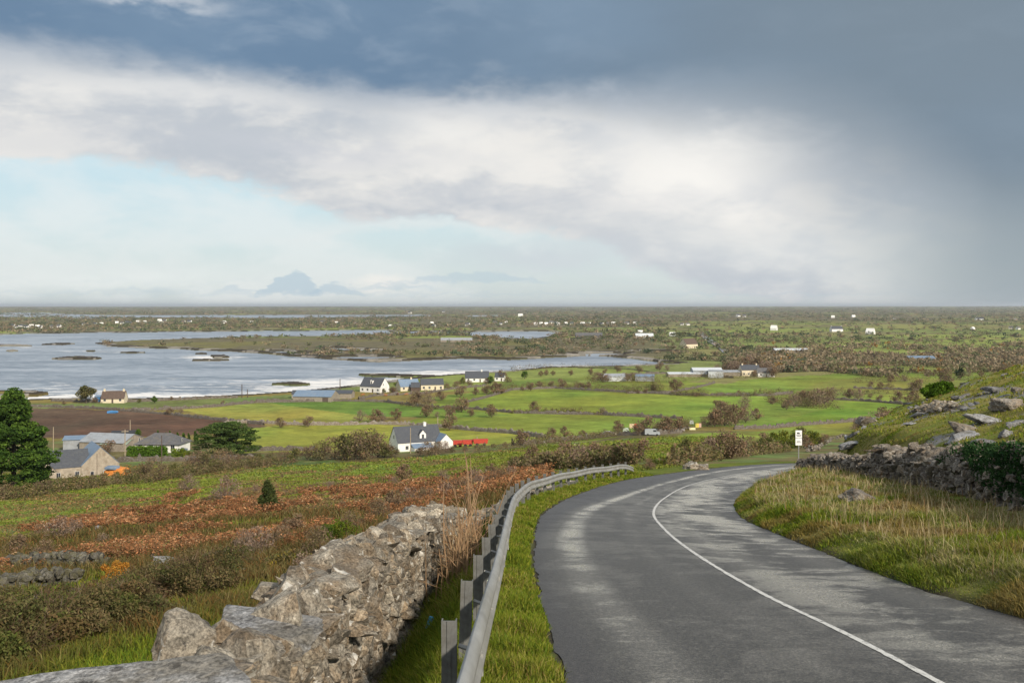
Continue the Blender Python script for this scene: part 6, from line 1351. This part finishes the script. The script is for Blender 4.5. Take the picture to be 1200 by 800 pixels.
# ------------------------------------------------------------------ the wooded plain
def cells(x, y):
    cs = 95.0; ca, sa = math.cos(.35), math.sin(.35); X = (x * ca + y * sa) / (cs * 1.7); Y = (-x * sa + y * ca) / (cs * 2.0)
    X = X + .15 * fbm(X, Y, 51); Y = Y + .15 * fbm(X, Y, 52); b1 = np.full(x.shape, 9.); b2 = np.full(x.shape, 9.)
    for i in (-1, 0, 1):
        for j in (-1, 0, 1):
            cx = np.floor(X) + i; cy = np.floor(Y) + j; d = np.maximum(np.abs(X - cx - .15 - .7 * _hash(cx, cy, 61)), np.abs(Y - cy - .15 - .7 * _hash(cx, cy, 62)))
            m = d < b1; b2 = np.where(m, b1, np.minimum(b2, d)); b1 = np.where(m, d, b1)
    return b2 - b1
def woods():
    rg = rs(88); n = 420000; py = HY + np.concatenate([rg.uniform(4, 88, n // 2), 4 + 84 * rg.uniform(0, 1, n // 2) ** 2.0]); y = 50 * FP / (py - HY); px = rg.uniform(-120, 1330, len(py)); x = (px - 600) / FP * y
    ed = cells(x, y); pat = fbm(x / 240, y / 420, 101, 4); clump = vnoise(x / 30, y / 45, 103)
    prob = np.where(ed < .05, 1.0 * (clump > .15), .003) + .38 * sstep(.05, .12, pat) * (py < 400) + .10 * sstep(.05, .15, pat)
    lim = 436 + 6 * sstep(950, 900, px) + 10 * fbm(x / 40, x * 0, 7); band = ((py > 409) & (px > 850)) * sstep(0, 6, py - 409 + 5 * fbm(x / 50, x * 0, 9)) * sstep(1, -3, py - lim); prob = prob + band * .8 * (fbm(x / 70, y / 90, 131) > -.14)
    prob = prob + .9 * ((py > 371.8) & (py < 386) & (pat > -.10)) * np.where(px > 850, .35, .85) * (py < np.where(px < 850, 384, 380)) + .32 * ((py < 371.5))
    prob = prob * np.where((px < 700) & (py > 399), .25, 1); prob = np.where((px > 330) & (px < 700) & (py > 400) & (py < 420) & (pat > 0), .25, prob)
    prob = np.where((px > 780) & (py < 404) & (py > 378), np.where(ed < .045, .95 * (clump > .2), .003 + .14 * sstep(.10, .16, pat)), prob); prob = np.where((py > 432) & (px < 850), 0, prob); prob = np.where((py > 446), 0, prob)
    # thin out in proportion to how many samples a square metre gets
    keep = rg.rand(len(x)) < np.clip(prob, 0, 1) * .18; x, y, px, py, pat = x[keep], y[keep], px[keep], py[keep], pat[keep]
    w = is_water(x, y) | is_water(x, y + 25); x, y, px, py, pat = x[~w], y[~w], px[~w], py[~w], pat[~w]; n = len(x); z = H(x, y)
    h = rg.uniform(2.4, 6.6, n) * np.interp(y, [600, 2500, 8000], [.9, 1.25, 2.4]); wd = h * rg.uniform(1.2, 2.3, n) * np.interp(y, [600, 3000, 9000], [1, 1.5, 3.5])
    k = np.where(y < 1500, 26, 12); idx = np.repeat(np.arange(n), k); m = len(idx); d = rg.normal(0, 1, (m, 3)); d /= np.linalg.norm(d, axis=1)[:, None]; r = rg.uniform(.2, 1, m)[:, None]
    c = np.stack([x[idx], y[idx], z[idx] + h[idx] * .5], -1) + d * r * np.stack([wd[idx] * .5, wd[idx] * .5, h[idx] * .46], -1)
    a = rg.normal(0, 1, (m, 3)); a /= np.linalg.norm(a, axis=1)[:, None]; b = np.cross(a, rg.normal(0, 1, (m, 3))); b /= np.linalg.norm(b, axis=1)[:, None]
    s = (h[idx] * np.where(y < 1500, .17, .25)[idx])[:, None] * rg.uniform(.6, 1.3, m)[:, None]; a = a * s; b = b * s * .8
    V = np.stack([c - a, c + b, c + a, c - b], 1).reshape(-1, 3); pal = np.array([(.19,.155,.10),(.24,.19,.12),(.145,.155,.075),(.11,.13,.06),(.28,.22,.145),(.07,.095,.055),(.22,.16,.10)])
    warm = (px > 880) & (py > 405); kk = rg.choice(7, n, p=[.2,.15,.2,.18,.07,.15,.05]); kw = rg.choice(7, n, p=[.25,.22,.12,.06,.2,.05,.10]); kk = np.where(warm, kw, kk)
    col = pal[kk] * rg.uniform(.75, 1.3, n)[:, None]; col = np.where((warm & (rg.rand(n) < .03))[:, None], np.array((.26,.14,.04)), col); col = col[idx] * rg.uniform(.75, 1.25, m)[:, None]
    o = mesh_np('far_woods', V, np.arange(4 * m).reshape(m, 4), M['leaf'], np.repeat(col, 4, 0)); tag(o, 'distant hedgerow trees and woods covering the low plain beyond the bay', 'woodland', kind='stuff'); print('woods', n, m)
woods()
# the far straight road, with its pale surface, running across the plain
def far_road():
    W = np.array([at(a, b)[:2] for a, b in ((858,422),(855,417),(846,408),(836,402),(826,395),(822,390))]); W = catmull(W, 8); rows = []
    d = np.gradient(W, axis=0); d /= np.linalg.norm(d, axis=1)[:, None]; nv = np.stack([d[:, 1], -d[:, 0]], -1); w = 4.5; A = W - nv * w; B = W + nv * w; z = H(W[:, 0], W[:, 1]) + .8
    V = np.concatenate([np.c_[A, z], np.c_[B, z]]); n = len(W); i = np.arange(n - 1); tag(mesh_np('far_road', V, np.stack([i, i + 1, i + 1 + n, i + n], -1), simple_mat('far_asphalt', (.22, .22, .23), .45, .1, .02)), kind='structure')
far_road()
# ------------------------------------------------------------------ the air
def haze(density=4.0e-5):
    mb = MB(); mb.box(-45000, 45000, -300, 62000, -60, 60); m, nt, ns, ls = mat_new('haze'); out = ns.new('ShaderNodeOutputMaterial'); v = ns.new('ShaderNodeVolumePrincipled'); v.inputs['Density'].default_value = density; v.inputs['Color'].default_value = (.80, .87, .95, 1); v.inputs['Anisotropy'].default_value = .2
    ls.new(v.outputs[0], out.inputs['Volume']); o = mb.build('haze', m); tag(o, kind='stuff')
haze()

# ------------------------------------------------------------------ sky, sun, camera
SUN_AZ, SUN_EL = R(146), R(31)          # compass bearing from straight ahead (+Y) towards the right, and height
def build_sky():
    w = bpy.data.worlds.new('World'); bpy.context.scene.world = w; w.use_nodes = True; nt = w.node_tree; ns = nt.nodes; ls = nt.links; ns.clear()
    out = ns.new('ShaderNodeOutputWorld'); bg = ns.new('ShaderNodeBackground'); ls.new(bg.outputs[0], out.inputs[0])
    sky = ns.new('ShaderNodeTexSky'); sky.sky_type = 'NISHITA'; sky.sun_disc = False; sky.sun_elevation = SUN_EL; sky.sun_rotation = SUN_AZ; sky.air_density = 1.0; sky.dust_density = 1.2; sky.ozone_density = 1.5
    tc = ns.new('ShaderNodeTexCoord'); sp = ns.new('ShaderNodeSeparateXYZ'); ls.new(tc.outputs['Generated'], sp.inputs[0])
    az = math2(ns, ls, 'ARCTAN2', sp.outputs[0], sp.outputs[1]); el = math2(ns, ls, 'ARCSINE', sp.outputs[2])
    cmb = ns.new('ShaderNodeCombineXYZ'); ls.new(az, cmb.inputs[0]); ls.new(math2(ns, ls, 'MULTIPLY', el, 2.3), cmb.inputs[1]); vec = cmb.outputs[0]
    nA = noise(ns, ls, vec, 4.0, 8, .56, .25); nB = noise(ns, ls, vec, 2.0, 6, .55, .2); nC = noise(ns, ls, vec, 10.0, 7, .58, .3)
    # photograph pixel coordinates expressed as angles
    X = lambda px: math.atan((px - 600) / FP)
    Y = lambda py: math.atan((HY - py) / FP)
    def curve(pts, y0=0.0, y1=.40):      # float curve of azimuth -> elevation
        c = ns.new('ShaderNodeFloatCurve'); cm = c.mapping; cu = cm.curves[0]; x0, x1 = -.55, .55
        pp = [((X(a) - x0) / (x1 - x0), (Y(b) - y0) / (y1 - y0)) for a, b in pts]
        cu.points[0].location = (0, pp[0][1]); cu.points[1].location = (1, pp[-1][1])
        for q in pp: cu.points.new(*q)
        for q in cu.points: q.handle_type = 'AUTO'
        cm.update(); t = maprange(ns, ls, az, x0, x1, 0, 1, False); ls.new(t, c.inputs[1])
        return maprange(ns, ls, c.outputs[0], 0, 1, y0, y1, False)
    nn = math2(ns, ls, 'SUBTRACT', nA, .5); nn2 = math2(ns, ls, 'SUBTRACT', nC, .5); nbb = math2(ns, ls, 'SUBTRACT', nB, .5)
    nE = noise(ns, ls, vec, 26.0, 8, .6, .25); nn3 = math2(ns, ls, 'SUBTRACT', nE, .5)
    elw = math2(ns, ls, 'ADD', el, math2(ns, ls, 'ADD', math2(ns, ls, 'MULTIPLY', nn, .075), math2(ns, ls, 'ADD', math2(ns, ls, 'MULTIPLY', nn2, .05), math2(ns, ls, 'MULTIPLY', nn3, .022))))
    def above(cv, soft, e=None): return maprange(ns, ls, math2(ns, ls, 'SUBTRACT', e or elw, cv), -soft, soft)
    # K scales cloud radiances so that Background strength 0.1 shows them as written
    K = 10.0
    def col(r, g, b): return (r * K, g * K, b * K)
    nis = mixc(ns, ls, 1.0, sky.outputs[0], (.62, .74, .80), 'MULTIPLY')
    lowblue = mixc(ns, ls, maprange(ns, ls, el, 0, .14), col(.79,.86,.86), col(.70,.87,.92))
    clear = mixc(ns, ls, .72, nis, lowblue)
    # thin high veil in the clear part
    veil = maprange(ns, ls, math2(ns, ls, 'ADD', math2(ns, ls, 'MULTIPLY', nA, .6), math2(ns, ls, 'MULTIPLY', nC, .4)), .44, .60)
    c = mixc(ns, ls, math2(ns, ls, 'MULTIPLY', veil, .5), clear, col(.84,.86,.85))
    # bright cloud deck: colour from pinkish white to grey
    deck_n = maprange(ns, ls, math2(ns, ls, 'ADD', math2(ns, ls, 'MULTIPLY', nA, .55), math2(ns, ls, 'ADD', math2(ns, ls, 'MULTIPLY', nC, .3), math2(ns, ls, 'MULTIPLY', nE, .15))), .42, .58)
    deckc = mixc(ns, ls, deck_n, col(.52,.56,.61), col(.80,.79,.765))
    lowB = curve([(0,196),(120,200),(220,214),(330,232),(420,262),(520,262),(650,275),(760,322),(860,352),(1200,356)])
    c = mixc(ns, ls, above(lowB, .007), c, deckc)
    # brighter heads inside the deck
    def blob(px, py, sx, sy, noise_amt=.5):
        a = math2(ns, ls, 'DIVIDE', math2(ns, ls, 'SUBTRACT', az, X(px)), sx / FP); b_ = math2(ns, ls, 'DIVIDE', math2(ns, ls, 'SUBTRACT', elw, Y(py)), sy / FP)
        d = math2(ns, ls, 'SQRT', math2(ns, ls, 'ADD', math2(ns, ls, 'MULTIPLY', a, a), math2(ns, ls, 'MULTIPLY', b_, b_)))
        return maprange(ns, ls, d, 0, 1, 1, 0)
    for px, py, sx, sy, a, cc in ((540,185,190,50,.75,(.88,.86,.82)), (820,205,230,95,.95,(.93,.91,.87)), (200,120,260,40,.6,(.80,.80,.79)), (60,170,190,30,.35,(.60,.62,.66)), (560,120,160,34,.45,(.66,.68,.71)),
                                  (640,305,190,34,.7,(.60,.65,.69)), (380,185,240,22,.45,(.60,.62,.67)), (760,270,240,40,.5,(.66,.685,.70)), (520,150,110,26,.5,(.88,.87,.84)), (900,300,260,60,.5,(.78,.80,.79)), (620,232,300,26,.55,(.62,.64,.67)), (480,270,200,16,.5,(.82,.82,.80)), (450,322,60,18,.9,(.90,.88,.83)), (150,330,260,30,.5,(.88,.91,.89))):
        c = mixc(ns, ls, math2(ns, ls, 'MULTIPLY', blob(px, py, sx, sy), a), c, col(*cc))
    # little far blue-grey cumulus on the horizon
    elc = math2(ns, ls, 'ADD', el, math2(ns, ls, 'MULTIPLY', nn2, .045)); nD = noise(ns, ls, vec, 42.0, 6, .6, .2); nd_ = math2(ns, ls, 'SUBTRACT', nD, .5)
    for px, pb, sx, sy, a in ((348,344,40,27,.7), (398,344,34,14,.6), (278,343,34,8,.4), (165,342,50,6,.3), (560,330,90,14,.45), (470,338,60,8,.4)):
        ax = math2(ns, ls, 'DIVIDE', math2(ns, ls, 'ADD', math2(ns, ls, 'SUBTRACT', az, X(px)), math2(ns, ls, 'MULTIPLY', nn2, .06)), sx / FP); hh = math2(ns, ls, 'MULTIPLY', math2(ns, ls, 'MAXIMUM', math2(ns, ls, 'SUBTRACT', 1.0, math2(ns, ls, 'POWER', math2(ns, ls, 'ABSOLUTE', ax), 1.3)), 0.0), sy / FP)
        e2 = math2(ns, ls, 'SUBTRACT', math2(ns, ls, 'ADD', el, math2(ns, ls, 'MULTIPLY', nd_, .022)), Y(pb)); top = maprange(ns, ls, math2(ns, ls, 'SUBTRACT', hh, e2), -.0005, .003); bot = maprange(ns, ls, e2, -.003, .002)
        c = mixc(ns, ls, math2(ns, ls, 'MULTIPLY', math2(ns, ls, 'MULTIPLY', top, bot), a), c, col(.45,.58,.67))
    # dark blue-grey roof of cloud and the rain on the right
    topB = curve([(0,92),(150,98),(300,104),(430,118),(560,112),(680,120),(800,136),(880,160),(960,196),(1050,236),(1130,290),(1200,335)])
    darkc = mixc(ns, ls, maprange(ns, ls, az, X(300), X(1100)), col(.15,.24,.36), col(.20,.26,.32))
    darkc = mixc(ns, ls, math2(ns, ls, 'MULTIPLY', maprange(ns, ls, nB, .44, .62, 0, .5), maprange(ns, ls, az, X(500), X(1000), 1, .25)), darkc, col(.24,.34,.46))
    darkc = mixc(ns, ls, math2(ns, ls, 'MULTIPLY', maprange(ns, ls, nC, .48, .66, 0, .35), maprange(ns, ls, az, X(300), X(800), 1, .15)), darkc, col(.36,.44,.54))
    sf = maprange(ns, ls, az, X(650), X(1000), .022, .105)
    m = ns.new('ShaderNodeMapRange'); m.interpolation_type = 'SMOOTHSTEP'; ls.new(math2(ns, ls, 'SUBTRACT', elw, topB), m.inputs[0]); ls.new(math2(ns, ls, 'MULTIPLY', sf, -1.0), m.inputs[1]); ls.new(sf, m.inputs[2])
    c = mixc(ns, ls, m.outputs[0], c, darkc)
    c = mixc(ns, ls, math2(ns, ls, 'MULTIPLY', blob(140, -2, 150, 26), .95), c, col(.85,.86,.86))
    # rain curtain low on the right
    rain = math2(ns, ls, 'MULTIPLY', maprange(ns, ls, az, X(900), X(1130)), maprange(ns, ls, el, Y(190), Y(330), 0, 1))
    rainc = mixc(ns, ls, maprange(ns, ls, az, X(950), X(1200)), col(.52,.58,.59), col(.33,.39,.42))
    c = mixc(ns, ls, math2(ns, ls, 'MULTIPLY', rain, .85), c, rainc)
    # overhead and behind the camera: broken bright cloud
    c = mixc(ns, ls, maprange(ns, ls, el, .45, .9), c, mixc(ns, ls, deck_n, col(.42,.50,.60), col(.85,.86,.88)))
    back = maprange(ns, ls, math2(ns, ls, 'ABSOLUTE', az), .75, 1.4)
    c = mixc(ns, ls, back, c, mixc(ns, ls, deck_n, col(.38,.46,.56), col(.82,.83,.84)))
    ls.new(c, bg.inputs[0]); bg.inputs[1].default_value = .1
build_sky()
sun = bpy.data.lights.new('sun', 'SUN'); so = bpy.data.objects.new('sun', sun); C.objects.link(so)
sun.energy = 4.9; sun.angle = R(3.0); sun.color = (1.0, .90, .76)
d_ = np.array([math.sin(SUN_AZ) * math.cos(SUN_EL), math.cos(SUN_AZ) * math.cos(SUN_EL), math.sin(SUN_EL)])
import mathutils
so.rotation_euler = mathutils.Vector(d_).to_track_quat('Z', 'Y').to_euler()
so.location = (30, -30, 60)

cam = bpy.data.cameras.new('camera'); co = bpy.data.objects.new('camera', cam); C.objects.link(co)
cam.lens = 35; cam.sensor_width = 36; co.location = (0, 0, 0); co.rotation_euler = (R(90), 0, 0); cam.shift_y = -(400 - HY) / 1200.0
cam.clip_start = .1; cam.clip_end = 200000
sc = bpy.context.scene; sc.camera = co
sc.view_settings.view_transform = 'Standard'; sc.view_settings.look = 'None'; sc.view_settings.gamma = 1; sc.view_settings.exposure = 0.05
sc.cycles.max_bounces = 6; sc.cycles.diffuse_bounces = 2; sc.cycles.glossy_bounces = 2; sc.cycles.transparent_max_bounces = 6; sc.cycles.transmission_bounces = 2; sc.cycles.volume_bounces = 0
